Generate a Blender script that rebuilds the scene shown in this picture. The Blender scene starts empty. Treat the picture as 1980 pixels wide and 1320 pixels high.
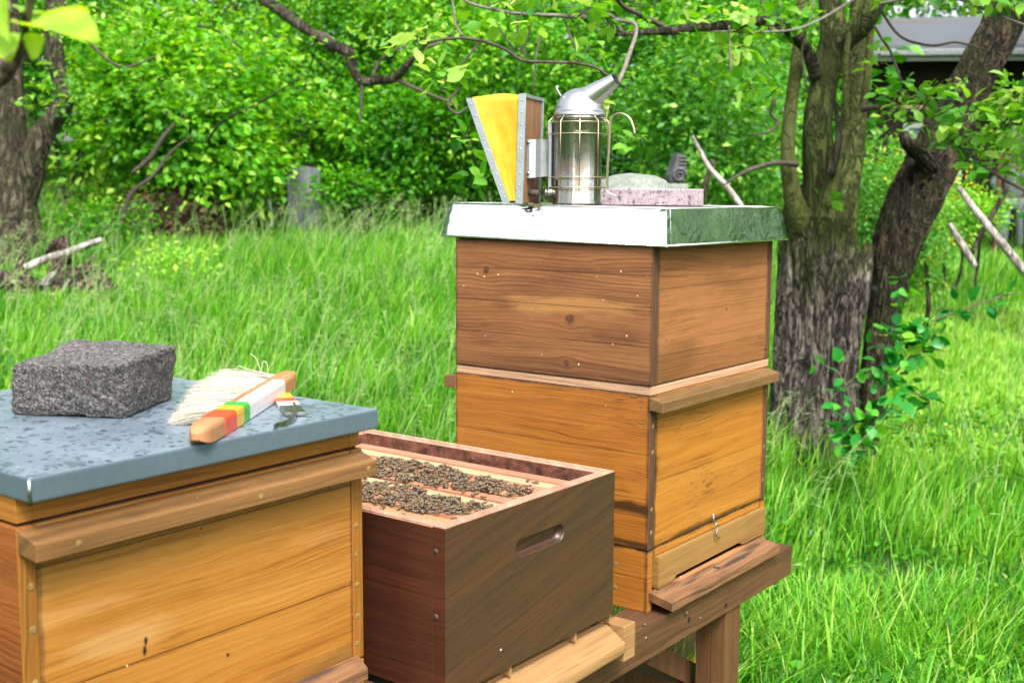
import bpy, bmesh, math, random
import numpy as np
from mathutils import Vector, Matrix, noise
from mathutils.geometry import tessellate_polygon
R_ = math.radians
random.seed(7); rng = np.random.default_rng(7)
sc = bpy.context.scene; COL = sc.collection

# ------------------------------------------------------------------ camera
F_PX = 2255.4
CAM = np.array([-1.8637, -1.0937, 0.7835])
_a, _t, _r = R_(37.2867), R_(-6.9938), R_(0.3013)
FW = np.array([math.cos(_a)*math.cos(_t), math.sin(_a)*math.cos(_t), math.sin(_t)])
_right = np.array([math.sin(_a), -math.cos(_a), 0.0]); _up = np.cross(_right, FW)
RT = math.cos(_r)*_right+math.sin(_r)*_up; UP = -math.sin(_r)*_right+math.cos(_r)*_up
cd = bpy.data.cameras.new('camera'); cam = bpy.data.objects.new('camera', cd); COL.objects.link(cam)
M = Matrix(((RT[0], UP[0], -FW[0], CAM[0]), (RT[1], UP[1], -FW[1], CAM[1]), (RT[2], UP[2], -FW[2], CAM[2]), (0, 0, 0, 1)))
cam.matrix_world = M
cd.sensor_width = 36; cd.lens = F_PX*36/1980; cd.clip_end = 500; cd.clip_start = 0.05
cd.dof.use_dof = True; cd.dof.focus_distance = 2.05; cd.dof.aperture_fstop = 7.2
sc.camera = cam
# ------------------------------------------------------------------ sky, sun, exposure
SUN_AZ, SUN_EL = R_(232), R_(52)      # direction towards the sun, azimuth from +X
w = bpy.data.worlds.new('World'); sc.world = w; w.use_nodes = True
nt = w.node_tree; bg = nt.nodes['Background']
sky = nt.nodes.new('ShaderNodeTexSky'); sky.sky_type = 'NISHITA'; sky.sun_disc = False
sky.sun_elevation = SUN_EL; sky.sun_rotation = math.pi/2-SUN_AZ
sky.air_density = 1.0; sky.dust_density = 6.0; sky.ozone_density = 0.6
hsv = nt.nodes.new('ShaderNodeHueSaturation'); hsv.inputs['Saturation'].default_value = 0.28
nt.links.new(sky.outputs[0], hsv.inputs['Color']); nt.links.new(hsv.outputs[0], bg.inputs['Color'])
bg.inputs['Strength'].default_value = 0.15
sl = bpy.data.lights.new('sun', 'SUN'); sl.energy = 1.5; sl.angle = R_(14); sl.color = (1, .96, .9)
so = bpy.data.objects.new('sun', sl); COL.objects.link(so)
sd = Vector((math.cos(SUN_AZ)*math.cos(SUN_EL), math.sin(SUN_AZ)*math.cos(SUN_EL), math.sin(SUN_EL)))
so.rotation_euler = sd.to_track_quat('Z', 'Y').to_euler(); so.location = (0, 0, 8)
sc.view_settings.view_transform = 'Standard'; sc.view_settings.look = 'None'
sc.view_settings.exposure = 1.55; sc.view_settings.gamma = 1
sc.cycles.max_bounces = 8; sc.cycles.transparent_max_bounces = 8; sc.cycles.transmission_bounces = 4
sc.cycles.diffuse_bounces = 4; sc.cycles.glossy_bounces = 3
sc.cycles.use_denoising = True; sc.cycles.sample_clamp_indirect = 6

# ------------------------------------------------------------------ helpers
def ray(u, v): return FW+RT*(u-990)/F_PX-UP*(v-660)/F_PX
def at(u, v, D): return CAM+ray(u, v)*D                 # photo pixel + distance along the view -> world point
def onp(u, v, ax, c):
    d = ray(u, v); return CAM+d*((c-CAM[ax])/d[ax])
F2 = np.array([math.cos(_a), math.sin(_a)]); R2 = np.array([math.sin(_a), -math.cos(_a)])

def sstep(a, b, x):
    t = np.clip((x-a)/(b-a), 0, 1); return t*t*(3-2*t)
def ground(x, y):
    """height of the ground, numpy friendly"""
    d = (x-CAM[0])*F2[0]+(y-CAM[1])*F2[1]; l = (x-CAM[0])*R2[0]+(y-CAM[1])*R2[1]
    lat = l/np.maximum(np.abs(d), 1.0)
    s = 0.108-0.074*sstep(0.12, 0.33, lat)
    dd = np.maximum(d-3.6, 0)
    z = -0.62+s*np.minimum(dd, 26)
    z = z+0.03*np.sin(x*1.3+.4)*np.cos(y*1.1)+0.015*np.sin(x*3.1+y*2.3)
    return z

def thing(name, label, cat, loc=(0, 0, 0), rz=0, group=None):
    o = bpy.data.objects.new(name, None); COL.objects.link(o); o.empty_display_size = .05
    o.location = loc; o.rotation_euler = (0, 0, rz); o['label'] = label; o['category'] = cat
    if group: o['group'] = group
    return o
def tag(o, label, cat, group=None, kind=None):
    o['label'] = label; o['category'] = cat
    if group: o['group'] = group
    if kind: o['kind'] = kind
    return o

def wm(o):
    m = Matrix.LocRotScale(o.location, o.rotation_euler, None)
    return wm(o.parent) @ m if o.parent else m

class B:
    """collects shapes in one bmesh; coordinates in world space, shifted to the parent on build"""
    def __init__(s): s.bm = bmesh.new(); s.uv = s.bm.loops.layers.uv.new('UVMap')
    def box(s, x0, x1, y0, y1, z0, z1, bev=0.0015, mat=0, seg=2, M=None):
        r = bmesh.ops.create_cube(s.bm, size=1)['verts']
        for v in r: v.co = Vector(((x0+x1)/2+v.co.x*(x1-x0), (y0+y1)/2+v.co.y*(y1-y0), (z0+z1)/2+v.co.z*(z1-z0)))
        fs = set(f for v in r for f in v.link_faces)
        for f in fs: f.material_index = mat
        if bev:
            es = list(set(e for v in r for e in v.link_edges))
            q = bmesh.ops.bevel(s.bm, geom=es, offset=bev, segments=seg, affect='EDGES', profile=.6, material=mat)
            vs = list(set([v for v in q['verts']]+[v for f in q['faces'] for v in f.verts]+[v for v in r if v.is_valid]))
            allv = set(vs)
            for f in q['faces']: f.smooth = False
        else: allv = set(r)
        # collect the whole island
        stack = list(allv); seen = set(stack)
        while stack:
            v = stack.pop()
            for e in v.link_edges:
                o = e.other_vert(v)
                if o not in seen: seen.add(o); stack.append(o)
        if M is not None:
            for v in seen: v.co = M @ v.co
        return seen
    def hexa(s, c8, bev=0.001, mat=0):
        """box from 8 corners: bottom 4 (ccw) then top 4"""
        vs = [s.bm.verts.new(Vector(c)) for c in c8]
        fs = [(3, 2, 1, 0), (4, 5, 6, 7), (0, 1, 5, 4), (1, 2, 6, 5), (2, 3, 7, 6), (3, 0, 4, 7)]
        F = [s.bm.faces.new([vs[i] for i in f]) for f in fs]
        for f in F: f.material_index = mat
        if bev:
            es = list(set(e for f in F for e in f.edges))
            bmesh.ops.bevel(s.bm, geom=es, offset=bev, segments=2, affect='EDGES', profile=.6, material=mat)
    def tube(s, pts, rad, seg=12, mat=0, caps=True, bark=0.0, smooth=True, sub=1, seed=0.0, ridges=7):
        P = [Vector(p) for p in pts]
        if np.isscalar(rad): rad = [rad]*len(P)
        if sub > 1:
            Q = []; RR = []
            n = len(P)
            for i in range(n-1):
                p0 = P[max(i-1, 0)]; p1 = P[i]; p2 = P[i+1]; p3 = P[min(i+2, n-1)]
                for k in range(sub):
                    t = k/sub
                    Q.append(.5*((2*p1)+(p2-p0)*t+(2*p0-5*p1+4*p2-p3)*t*t+(3*p1-p0-3*p2+p3)*t**3))
                    RR.append(rad[i]*(1-t)+rad[i+1]*t)
            Q.append(P[-1]); RR.append(rad[-1]); P, rad = Q, RR
        rings = []; ln = 0
        T = (P[1]-P[0]).normalized(); N = T.orthogonal().normalized()
        for i, p in enumerate(P):
            if i > 0: ln += (p-P[i-1]).length
            t = (P[min(i+1, len(P)-1)]-P[max(i-1, 0)])
            t = t.normalized() if t.length > 1e-9 else T
            N = (N-t*N.dot(t)); N = N.normalized() if N.length > 1e-6 else t.orthogonal().normalized()
            Bn = t.cross(N); ring = []
            for k in range(seg):
                a = 2*math.pi*k/seg; r = rad[i]
                if bark:
                    c, q = math.cos(a), math.sin(a)
                    n1 = noise.noise(Vector((c*ridges*.35+seed, q*ridges*.35, ln*1.1+seed)))
                    n2 = abs(noise.noise(Vector((c*ridges+seed, q*ridges, ln*2.2))))
                    n3 = noise.noise(Vector((c*ridges*2.5, q*ridges*2.5+seed, ln*9)))
                    if seg >= 60:
                        fr = 1.0 if ridges < 5 else 1.4
                        w1 = noise.noise(Vector((c*3+seed, q*3, ln*3)))*.5
                        e1 = noise.noise(Vector((c*7*fr+seed+w1, q*7*fr+w1, ln*3.2))); e2 = noise.noise(Vector((c*15*fr+w1, q*15*fr+seed, ln*8)))
                        r *= 1+bark*(1.1*n1-.55*math.exp(-(e1/.10)**2)-.3*math.exp(-(e2/.12)**2)+.3*n3)
                    else: r *= 1+bark*(1.1*n1-1.0*n2+.25*n3)
                ring.append(s.bm.verts.new(p+(N*math.cos(a)+Bn*math.sin(a))*r))
            rings.append((ring, ln))
        for i in range(len(rings)-1):
            a, la = rings[i]; b, lb = rings[i+1]
            for k in range(seg):
                k2 = (k+1) % seg
                f = s.bm.faces.new((a[k], a[k2], b[k2], b[k])); f.material_index = mat; f.smooth = smooth
                for lp, (uu, vv) in zip(f.loops, ((k/seg, la), ((k+1)/seg, la), ((k+1)/seg, lb), (k/seg, lb))): lp[s.uv].uv = (uu, vv)
        if caps:
            for ring, rev in ((rings[0][0], True), (rings[-1][0], False)):
                f = s.bm.faces.new(ring[::-1] if rev else ring); f.material_index = mat
        return s
    def lathe(s, prof, c, axis=(0, 0, 1), seg=32, mat=0, smooth=True):
        """prof: list of (radius, height)"""
        ax = Vector(axis).normalized(); N = ax.orthogonal().normalized(); Bn = ax.cross(N); c = Vector(c)
        rings = []
        for r, h in prof:
            if r < 1e-6: rings.append([s.bm.verts.new(c+ax*h)])
            else: rings.append([s.bm.verts.new(c+ax*h+(N*math.cos(2*math.pi*k/seg)+Bn*math.sin(2*math.pi*k/seg))*r) for k in range(seg)])
        for a, b in zip(rings, rings[1:]):
            for k in range(seg):
                k2 = (k+1) % seg
                vs = [a[k % len(a)], a[k2 % len(a)], b[k2 % len(b)], b[k % len(b)]]
                vs = list(dict.fromkeys(vs))
                if len(vs) >= 3:
                    try: f = s.bm.faces.new(vs); f.material_index = mat; f.smooth = smooth
                    except ValueError: pass
    def poly(s, pts, mat=0):
        f = s.bm.faces.new([s.bm.verts.new(Vector(p)) for p in pts]); f.material_index = mat; return f
    def prism(s, outline, d, mat=0, bev=0):
        """outline: 3-D polygon, d: extrusion vector"""
        d = Vector(d); a = [s.bm.verts.new(Vector(p)) for p in outline]; b = [s.bm.verts.new(Vector(p)+d) for p in outline]
        n = len(a); F = [s.bm.faces.new(a[::-1]), s.bm.faces.new(b)]
        for i in range(n): F.append(s.bm.faces.new((a[i], a[(i+1) % n], b[(i+1) % n], b[i])))
        for f in F: f.material_index = mat
        if bev: bmesh.ops.bevel(s.bm, geom=list(set(e for f in F for e in f.edges)), offset=bev, segments=2, affect='EDGES', material=mat)
    def build(s, name, mats, parent=None, normals=True, weld=False):
        if weld: bmesh.ops.remove_doubles(s.bm, verts=s.bm.verts, dist=1e-5)
        if normals: bmesh.ops.recalc_face_normals(s.bm, faces=s.bm.faces)
        if parent is not None: s.bm.transform(wm(parent).inverted())
        me = bpy.data.meshes.new(name); s.bm.to_mesh(me); s.bm.free()
        o = bpy.data.objects.new(name, me); COL.objects.link(o)
        for m in (mats if isinstance(mats, (list, tuple)) else [mats]): me.materials.append(m)
        if parent is not None: o.parent = parent
        return o

def tri_mesh(name, V, T, mat, attr=None, parent=None, shift=None, smooth=False):
    V = np.asarray(V, np.float32).reshape(-1, 3); T = np.asarray(T, np.int32).reshape(-1, 3)
    if parent is not None:
        mi = np.array(wm(parent).inverted(), np.float32); V = V@mi[:3, :3].T+mi[:3, 3]
    me = bpy.data.meshes.new(name)
    me.vertices.add(len(V)); me.vertices.foreach_set('co', V.ravel())
    me.loops.add(T.size); me.loops.foreach_set('vertex_index', T.ravel())
    me.polygons.add(len(T)); me.polygons.foreach_set('loop_start', np.arange(0, T.size, 3, dtype=np.int32))
    if smooth: me.polygons.foreach_set('use_smooth', np.ones(len(T), bool))
    me.update(calc_edges=True)
    if attr is not None:
        a = me.attributes.new('rnd', 'FLOAT', 'POINT'); a.data.foreach_set('value', np.asarray(attr, np.float32).ravel())
    me.materials.append(mat)
    o = bpy.data.objects.new(name, me); COL.objects.link(o)
    if parent is not None: o.parent = parent
    return o

# ------------------------------------------------------------------ material helpers
class G:
    def __init__(s, name, rough=.5, metal=0.0, spec=.5):
        s.m = bpy.data.materials.new(name); s.m.use_nodes = True; s.nt = s.m.node_tree
        s.p = s.nt.nodes['Principled BSDF']; s.p.inputs['Roughness'].default_value = rough
        s.p.inputs['Metallic'].default_value = metal; s.p.inputs['Specular IOR Level'].default_value = spec
        s._tc = None
    def n(s, t, **kw):
        x = s.nt.nodes.new(t)
        for k, v in kw.items(): setattr(x, k, v)
        return x
    def L(s, a, b): s.nt.links.new(a, b)
    def set(s, inp, v):
        if isinstance(v, (int, float)): inp.default_value = v
        elif isinstance(v, (tuple, list)): inp.default_value = tuple(v)+((1,) if len(v) == 3 and inp.type == 'RGBA' else ())
        else: s.L(v, inp)
    def M(s, op, a, b=0.0, c=None, clamp=False):
        x = s.n('ShaderNodeMath', operation=op, use_clamp=clamp); s.set(x.inputs[0], a); s.set(x.inputs[1], b)
        if c is not None: s.set(x.inputs[2], c)
        return x.outputs[0]
    def co(s):
        if s._tc is None: s._tc = s.n('ShaderNodeTexCoord').outputs['Object']
        return s._tc
    def map(s, scale=(1, 1, 1), rot=(0, 0, 0), src=None):
        x = s.n('ShaderNodeMapping'); x.inputs['Scale'].default_value = scale; x.inputs['Rotation'].default_value = rot
        s.L(src or s.co(), x.inputs['Vector']); return x.outputs[0]
    def noise(s, vec, scale=5, detail=4, rough=.55, dist=0.0, out='Fac'):
        x = s.n('ShaderNodeTexNoise'); x.inputs['Scale'].default_value = scale; x.inputs['Detail'].default_value = detail
        x.inputs['Roughness'].default_value = rough; x.inputs['Distortion'].default_value = dist
        s.L(vec, x.inputs['Vector']); return x.outputs[out]
    def vor(s, vec, scale=5, feature='F1', out='Distance', rand=1.0):
        x = s.n('ShaderNodeTexVoronoi', feature=feature); x.inputs['Scale'].default_value = scale; x.inputs['Randomness'].default_value = rand
        s.L(vec, x.inputs['Vector']); return x.outputs[out]
    def xyz(s, x=0.0, y=0.0, z=0.0):
        q = s.n('ShaderNodeCombineXYZ'); s.set(q.inputs[0], x); s.set(q.inputs[1], y); s.set(q.inputs[2], z); return q.outputs[0]
    def dot(s, v):
        x = s.n('ShaderNodeVectorMath', operation='DOT_PRODUCT'); s.L(s.co(), x.inputs[0]); x.inputs[1].default_value = v; return x.outputs['Value']
    def ramp(s, fac, stops, interp='LINEAR'):
        x = s.n('ShaderNodeValToRGB'); cr = x.color_ramp; cr.interpolation = interp
        while len(cr.elements) < len(stops): cr.elements.new(.5)
        for e, (p, c) in zip(cr.elements, stops):
            e.position = p; e.color = (c, c, c, 1) if isinstance(c, (int, float)) else tuple(c)+(1,)
        s.set(x.inputs[0], fac); return x.outputs[0]
    def mix(s, fac, a, b, mode='MIX'):
        x = s.n('ShaderNodeMix', data_type='RGBA', blend_type=mode); s.set(x.inputs[0], fac)
        s.set(x.inputs[6], a); s.set(x.inputs[7], b); return x.outputs[2]
    def bump(s, h, strength=.3, dist=.002):
        x = s.n('ShaderNodeBump'); x.inputs['Strength'].default_value = strength; x.inputs['Distance'].default_value = dist
        s.set(x.inputs['Height'], h); s.L(x.outputs[0], s.p.inputs['Normal'])
    def col(s, c): s.set(s.p.inputs['Base Color'], c)
    def rough(s, c): s.set(s.p.inputs['Roughness'], c)

def wood(name, light, mid, dark, u=(1, -1, 0), v=(0, 0, 1), plank=.1, poff=.0, knots=(), rings=1.0, stain=.25,
         seam=.6, rough=.6, tone=.25, speck=.0, dirt=(.05, .035, .02), fib=1.0, tilt=0.0, spec=.3, marks=(), mould=0.0, cf=(.5, .39, .27), edges=(), lines=.5):
    sc3 = lambda t: tuple(q*k for q, k in zip(t, cf))
    light, mid, dark, dirt = sc3(light), sc3(mid), sc3(dark), sc3(dirt); marks = [m[:4]+(sc3(m[4]), m[5]) for m in marks]
    g = G(name, rough=rough, spec=spec)
    U = g.dot(u); V = g.dot(v)
    if tilt: V = g.M('ADD', V, g.M('MULTIPLY', U, tilt))
    pi = g.M('DIVIDE', g.M('ADD', V, poff), plank); fl = g.M('FLOOR', pi)
    wn = g.n('ShaderNodeTexWhiteNoise', noise_dimensions='1D'); g.L(fl, wn.inputs['W']); pr = wn.outputs['Value']
    Vk = V; kmask = None
    for (ku, kv, ka) in knots:
        du = g.M('SUBTRACT', U, ku); dv = g.M('SUBTRACT', V, kv)
        r2 = g.M('ADD', g.M('MULTIPLY', g.M('MULTIPLY', du, du), .55), g.M('MULTIPLY', dv, dv))
        disp = g.M('DIVIDE', g.M('MULTIPLY', dv, ka*ka*1.0), g.M('ADD', r2, ka*ka*.25))
        Vk = g.M('SUBTRACT', Vk, disp)
        rr = g.M('DIVIDE', g.M('SQRT', g.M('ADD', g.M('MULTIPLY', du, du), g.M('MULTIPLY', dv, dv))), ka)
        rr = g.M('ADD', rr, g.M('MULTIPLY', g.M('SUBTRACT', g.noise(g.co(), 60, 2), .5), .9))
        k = g.M('MULTIPLY', g.ramp(rr, [(.45, 1.0), (.95, 0.0)]), g.M('ADD', .75, g.M('MULTIPLY', g.M('SINE', g.M('MULTIPLY', rr, 14)), .25)))
        kmask = k if kmask is None else g.M('MAXIMUM', kmask, k)
    # growth rings: long soft figure plus finer lines
    warp = g.noise(g.xyz(g.M('MULTIPLY', U, 2.2), g.M('MULTIPLY', V, 9), g.M('MULTIPLY', pr, 17)), 1, 3)
    Vw = g.M('ADD', Vk, g.M('MULTIPLY', g.M('SUBTRACT', warp, .5), .055))
    n1 = g.noise(g.xyz(g.M('MULTIPLY', U, 1.2), g.M('MULTIPLY', Vw, 75), g.M('MULTIPLY', pr, 9)), 1, 3, .6)
    rg = g.M('ADD', g.M('MULTIPLY', g.M('SINE', g.M('MULTIPLY', Vw, 800)), .5), .5)
    rg = g.M('MULTIPLY', g.M('POWER', rg, 3), g.ramp(g.noise(g.xyz(g.M('MULTIPLY', U, 1.5), g.M('MULTIPLY', V, 10), g.M('MULTIPLY', pr, 5)), 1, 2), [(.38, 0.1), (.62, 1.0)]))
    fibre = g.noise(g.xyz(g.M('MULTIPLY', U, 14), g.M('MULTIPLY', V, 480), g.M('MULTIPLY', pr, 30)), 1, 4, .7)
    f = g.M('ADD', g.M('MULTIPLY', n1, .75), g.M('MULTIPLY', rg, .3*rings))
    f = g.M('ADD', f, g.M('MULTIPLY', g.M('SUBTRACT', fibre, .5), .5*fib))
    f = g.M('ADD', f, g.M('MULTIPLY', g.M('SUBTRACT', pr, .5), tone))
    c = g.ramp(f, [(.2, light), (.48, mid), (.85, dark)])
    if lines:
        for fq, am in ((95, lines), (230, lines*.6)):
            ln = g.noise(g.xyz(g.M('MULTIPLY', U, .9), g.M('MULTIPLY', Vw, fq), g.M('MULTIPLY', pr, 21)), 1, 2, .6)
            ln = g.ramp(g.M('ABSOLUTE', g.M('SUBTRACT', ln, .5)), [(0.0, 1.0), (.035, 0.0)])
            br_ = g.ramp(g.noise(g.xyz(g.M('MULTIPLY', U, 6), g.M('MULTIPLY', V, 25), 5.5), 1, 3, .6), [(.42, 0.0), (.6, 1.0)])
            c = g.mix(g.M('MULTIPLY', g.M('MULTIPLY', ln, br_), am), c, tuple(x*.35 for x in dark))
    # mottled stains, grey drips
    st = g.noise(g.xyz(g.M('MULTIPLY', U, 5), g.M('MULTIPLY', V, 12), 3.3), 1, 5, .65, .6)
    c = g.mix(g.M('MULTIPLY', g.ramp(st, [(.48, 0.0), (.75, 1.0)]), stain), c, dirt)
    if mould:
        mo = g.noise(g.xyz(g.M('MULTIPLY', U, 22), g.M('MULTIPLY', V, 120), 9.1), 1, 5, .75)
        mo2 = g.noise(g.xyz(g.M('MULTIPLY', U, 4), g.M('MULTIPLY', V, 6), 1.7), 1, 2)
        c = g.mix(g.M('MULTIPLY', g.M('MULTIPLY', g.ramp(mo, [(.55, 0.0), (.62, 1.0)]), g.ramp(mo2, [(.52, 0.0), (.66, 1.0)])), mould), c, (.035, .025, .015))
    if kmask is not None: c = g.mix(g.M('MULTIPLY', kmask, .85), c, tuple(x*.35 for x in dark))
    for (mu, mv, ru, rv, col, amt) in marks:
        a = g.M('DIVIDE', g.M('SUBTRACT', U, mu), ru); b = g.M('DIVIDE', g.M('SUBTRACT', V, mv), rv)
        r = g.M('ADD', g.M('SQRT', g.M('ADD', g.M('MULTIPLY', a, a), g.M('MULTIPLY', b, b))), g.M('MULTIPLY', g.M('SUBTRACT', st, .5), 3.0))
        r = g.M('ADD', r, g.M('MULTIPLY', g.M('SUBTRACT', fibre, .5), .8))
        c = g.mix(g.M('MULTIPLY', g.ramp(r, [(.3, 1.0), (1.0, 0.0)]), amt), c, col)
    if seam:
        fr = g.M('FRACT', pi); sm = g.M('MULTIPLY', g.ramp(fr, [(.0009/plank, 1.0), (.0021/plank, 0.0)]), seam)
        c = g.mix(sm, c, tuple(x*.25 for x in dirt))
    for (kind, pos, wdt, amt) in edges:
        dd = g.M('ABSOLUTE', g.M('SUBTRACT', V if kind == 'v' else U, pos))
        nn_ = g.noise(g.xyz(g.M('MULTIPLY', U, 30), g.M('MULTIPLY', V, 30), 2.2), 1, 5, .7)
        c = g.mix(g.M('MULTIPLY', g.ramp(g.M('ADD', g.M('DIVIDE', dd, wdt), g.M('MULTIPLY', g.M('SUBTRACT', nn_, .5), 2.6)), [(.1, 1.0), (1.0, 0.0)]), amt), c, (.02, .014, .009))
    if speck:
        d = g.vor(g.map((1, 1, 1)), 55); wv = g.vor(g.map((1, 1, 1)), 55, out='Color')
        sx = g.n('ShaderNodeSeparateColor'); g.L(wv, sx.inputs[0])
        s1 = g.M('MULTIPLY', g.ramp(g.M('DIVIDE', d, g.M('ADD', sx.outputs[1], .15)), [(.06, 1.0), (.1, 0.0)]), g.M('GREATER_THAN', sx.outputs[0], 1-speck*.8))
        c = g.mix(s1, c, (.75, .68, .55))
    g.col(c)
    g.bump(g.M('ADD', g.M('MULTIPLY', fibre, .6), g.M('MULTIPLY', n1, .6)), .5, .0018)
    g.rough(g.ramp(f, [(0.0, rough-.1), (1.0, min(rough+.15, 1))]))
    return g.m

def simple(name, c, rough=.6, metal=0.0, var=.15, nscale=20, bump=.0, bscale=60, spec=.4, c2=None, k=.58):
    if metal < .5: c = tuple(x*k for x in c); c2 = tuple(x*k for x in c2) if c2 else None
    g = G(name, rough, metal, spec)
    nn = g.noise(g.co(), nscale, 5, .6)
    c2 = c2 or tuple(x*(1-var*2) for x in c)
    g.col(g.mix(g.ramp(nn, [(.35, 0.0), (.65, 1.0)]), c, c2))
    g.rough(g.ramp(nn, [(.3, max(rough-.08, .02)), (.7, min(rough+.1, 1))]))
    if bump: g.bump(g.noise(g.co(), bscale, 5, .65), bump, .003)
    return g.m

def leafmat(name, stops, transl=.42, gloss=.35):
    m = bpy.data.materials.new(name); m.use_nodes = True; n = m.node_tree; n.nodes.clear()
    out = n.nodes.new('ShaderNodeOutputMaterial'); at_ = n.nodes.new('ShaderNodeAttribute'); at_.attribute_name = 'rnd'
    cr = n.nodes.new('ShaderNodeValToRGB')
    while len(cr.color_ramp.elements) < len(stops): cr.color_ramp.elements.new(.5)
    for e, (p, c) in zip(cr.color_ramp.elements, stops): e.position = p; e.color = tuple(c)+(1,)
    n.links.new(at_.outputs['Fac'], cr.inputs[0])
    pr = n.nodes.new('ShaderNodeBsdfPrincipled'); pr.inputs['Roughness'].default_value = gloss; pr.inputs['Specular IOR Level'].default_value = .25
    n.links.new(cr.outputs[0], pr.inputs['Base Color'])
    tr = n.nodes.new('ShaderNodeBsdfTranslucent')
    hs = n.nodes.new('ShaderNodeHueSaturation'); hs.inputs['Hue'].default_value = .485; hs.inputs['Saturation'].default_value = 1.1; hs.inputs['Value'].default_value = 1.5
    n.links.new(cr.outputs[0], hs.inputs['Color']); n.links.new(hs.outputs[0], tr.inputs[0])
    mx = n.nodes.new('ShaderNodeMixShader'); mx.inputs[0].default_value = transl
    n.links.new(pr.outputs[0], mx.inputs[1]); n.links.new(tr.outputs[0], mx.inputs[2]); n.links.new(mx.outputs[0], out.inputs[0])
    return m
#MATERIALS
L_BRIGHT = leafmat('leaf_bright', [(0, (.018, .12, .005)), (.4, (.066, .29, .011)), (.75, (.18, .48, .02)), (1, (.4, .6, .08))])
L_MID = leafmat('leaf_mid', [(0, (.009, .07, .005)), (.5, (.046, .22, .012)), (.85, (.14, .41, .022)), (1, (.33, .54, .07))])
L_DARK = leafmat('leaf_dark', [(0, (.01, .07, .01)), (.6, (.025, .14, .015)), (1, (.07, .24, .02))])
L_YEL = leafmat('leaf_yellowish', [(0, (.05, .2, .03)), (.6, (.12, .34, .04)), (.85, (.3, .44, .05)), (1, (.6, .56, .05))])
L_FRUIT = leafmat('leaf_fruit_tree', [(0, (.03, .15, .015)), (.4, (.08, .28, .025)), (.8, (.2, .43, .05)), (1, (.38, .55, .12))], .45, .4)
L_ROUND = leafmat('leaf_round_shoot', [(0, (.01, .13, .02)), (.5, (.03, .24, .03)), (.85, (.1, .36, .03)), (1, (.25, .45, .04))], .35, .35)
L_NEAR = leafmat('leaf_near_apple', [(0, (.2, .42, .03)), (1, (.42, .6, .06))], .5, .4)
L_GRASS = leafmat('grass_blade', [(0, (.016, .1, .006)), (.3, (.058, .25, .012)), (.7, (.165, .43, .025)), (.9, (.32, .5, .08)), (1, (.42, .36, .14))], .4, .45)
L_SEED = leafmat('grass_seed_head', [(0, (.1, .24, .05)), (.5, (.22, .33, .11)), (1, (.36, .38, .2))], .4, .6)

def barkmat(name, c1, c2, c3, moss=0.0, mosscol=(.09, .13, .02), stretch=5, bump=1.0, scale=28, pale=0.0, k=.45):
    c1, c2, c3, mosscol = [tuple(x*k for x in q) for q in (c1, c2, c3, mosscol)]
    g = G(name, .9, spec=.2)
    v = g.map((1, 1, 1/stretch))
    n1 = g.noise(v, scale, 6, .7, .5); n2 = g.vor(g.map((1, 1, 1/stretch)), scale*1.2)
    n3 = g.noise(g.co(), 7, 4); h = g.M('ADD', g.M('MULTIPLY', n1, .7), g.M('MULTIPLY', n2, .5))
    fz = g.M('ABSOLUTE', g.M('SUBTRACT', g.noise(v, scale*.42, 4, .6, 1.2), .5)); fz2 = g.M('ABSOLUTE', g.M('SUBTRACT', g.noise(v, scale*1.1, 3, .6, .8), .5))
    fis = g.M('MINIMUM', g.ramp(fz, [(0.0, 0.0), (.075, 1.0)]), g.M('ADD', g.ramp(fz2, [(0.0, 0.0), (.05, 1.0)]), .35), clamp=True)
    c = g.ramp(g.M('ADD', g.M('MULTIPLY', n1, .6), g.M('MULTIPLY', g.noise(g.co(), 6, 3), .45)), [(.38, c1), (.52, c2), (.7, c3)])
    c = g.mix(g.M('SUBTRACT', 1.0, fis), c, tuple(x*.35 for x in c1)); h = g.M('ADD', g.M('MULTIPLY', h, .35), g.M('MULTIPLY', fis, .8))  # fissures darkened: crevice shade put into the bark colour
    if pale: c = g.mix(g.M('MULTIPLY', g.ramp(g.noise(g.map((1, 1, .35)), 9, 4, .7), [(.56, 0.0), (.64, 1.0)]), pale), c, (.17, .11, .07))
    if moss: c = g.mix(g.M('MULTIPLY', g.ramp(n3, [(.5-.45*moss, 0.0), (.72-.4*moss, 1.0)]), min(.9, .45+moss*.4)), c, mosscol)
    fine = g.noise(g.co(), 140, 3, .7)
    c = g.mix(g.ramp(fine, [(.35, .35), (.6, 0.0)]), c, tuple(x*.4 for x in c1))
    g.col(c); g.bump(h, bump, .045); return g.m
M_BARK = barkmat('bark_grey_rugged', (.025, .02, .016), (.11, .09, .07), (.27, .235, .2), moss=.12, mosscol=(.12, .14, .04), stretch=3, scale=45, k=.62)
M_BARK_MOSS = barkmat('bark_mossy_smooth', (.05, .045, .03), (.12, .115, .06), (.2, .19, .12), moss=.6, mosscol=(.1, .125, .02), stretch=1.6, bump=.5, scale=22, k=.75)
M_BARK_ROT = barkmat('bark_rotten', (.018, .014, .01), (.085, .062, .045), (.2, .16, .12), moss=.3, mosscol=(.07, .085, .02), pale=.85, stretch=2.5, scale=40, k=.6)
M_BARK_BROWN = barkmat('bark_brown', (.04, .03, .02), (.12, .095, .07), (.27, .225, .175), moss=.2, mosscol=(.1, .12, .04), k=.75)
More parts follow.
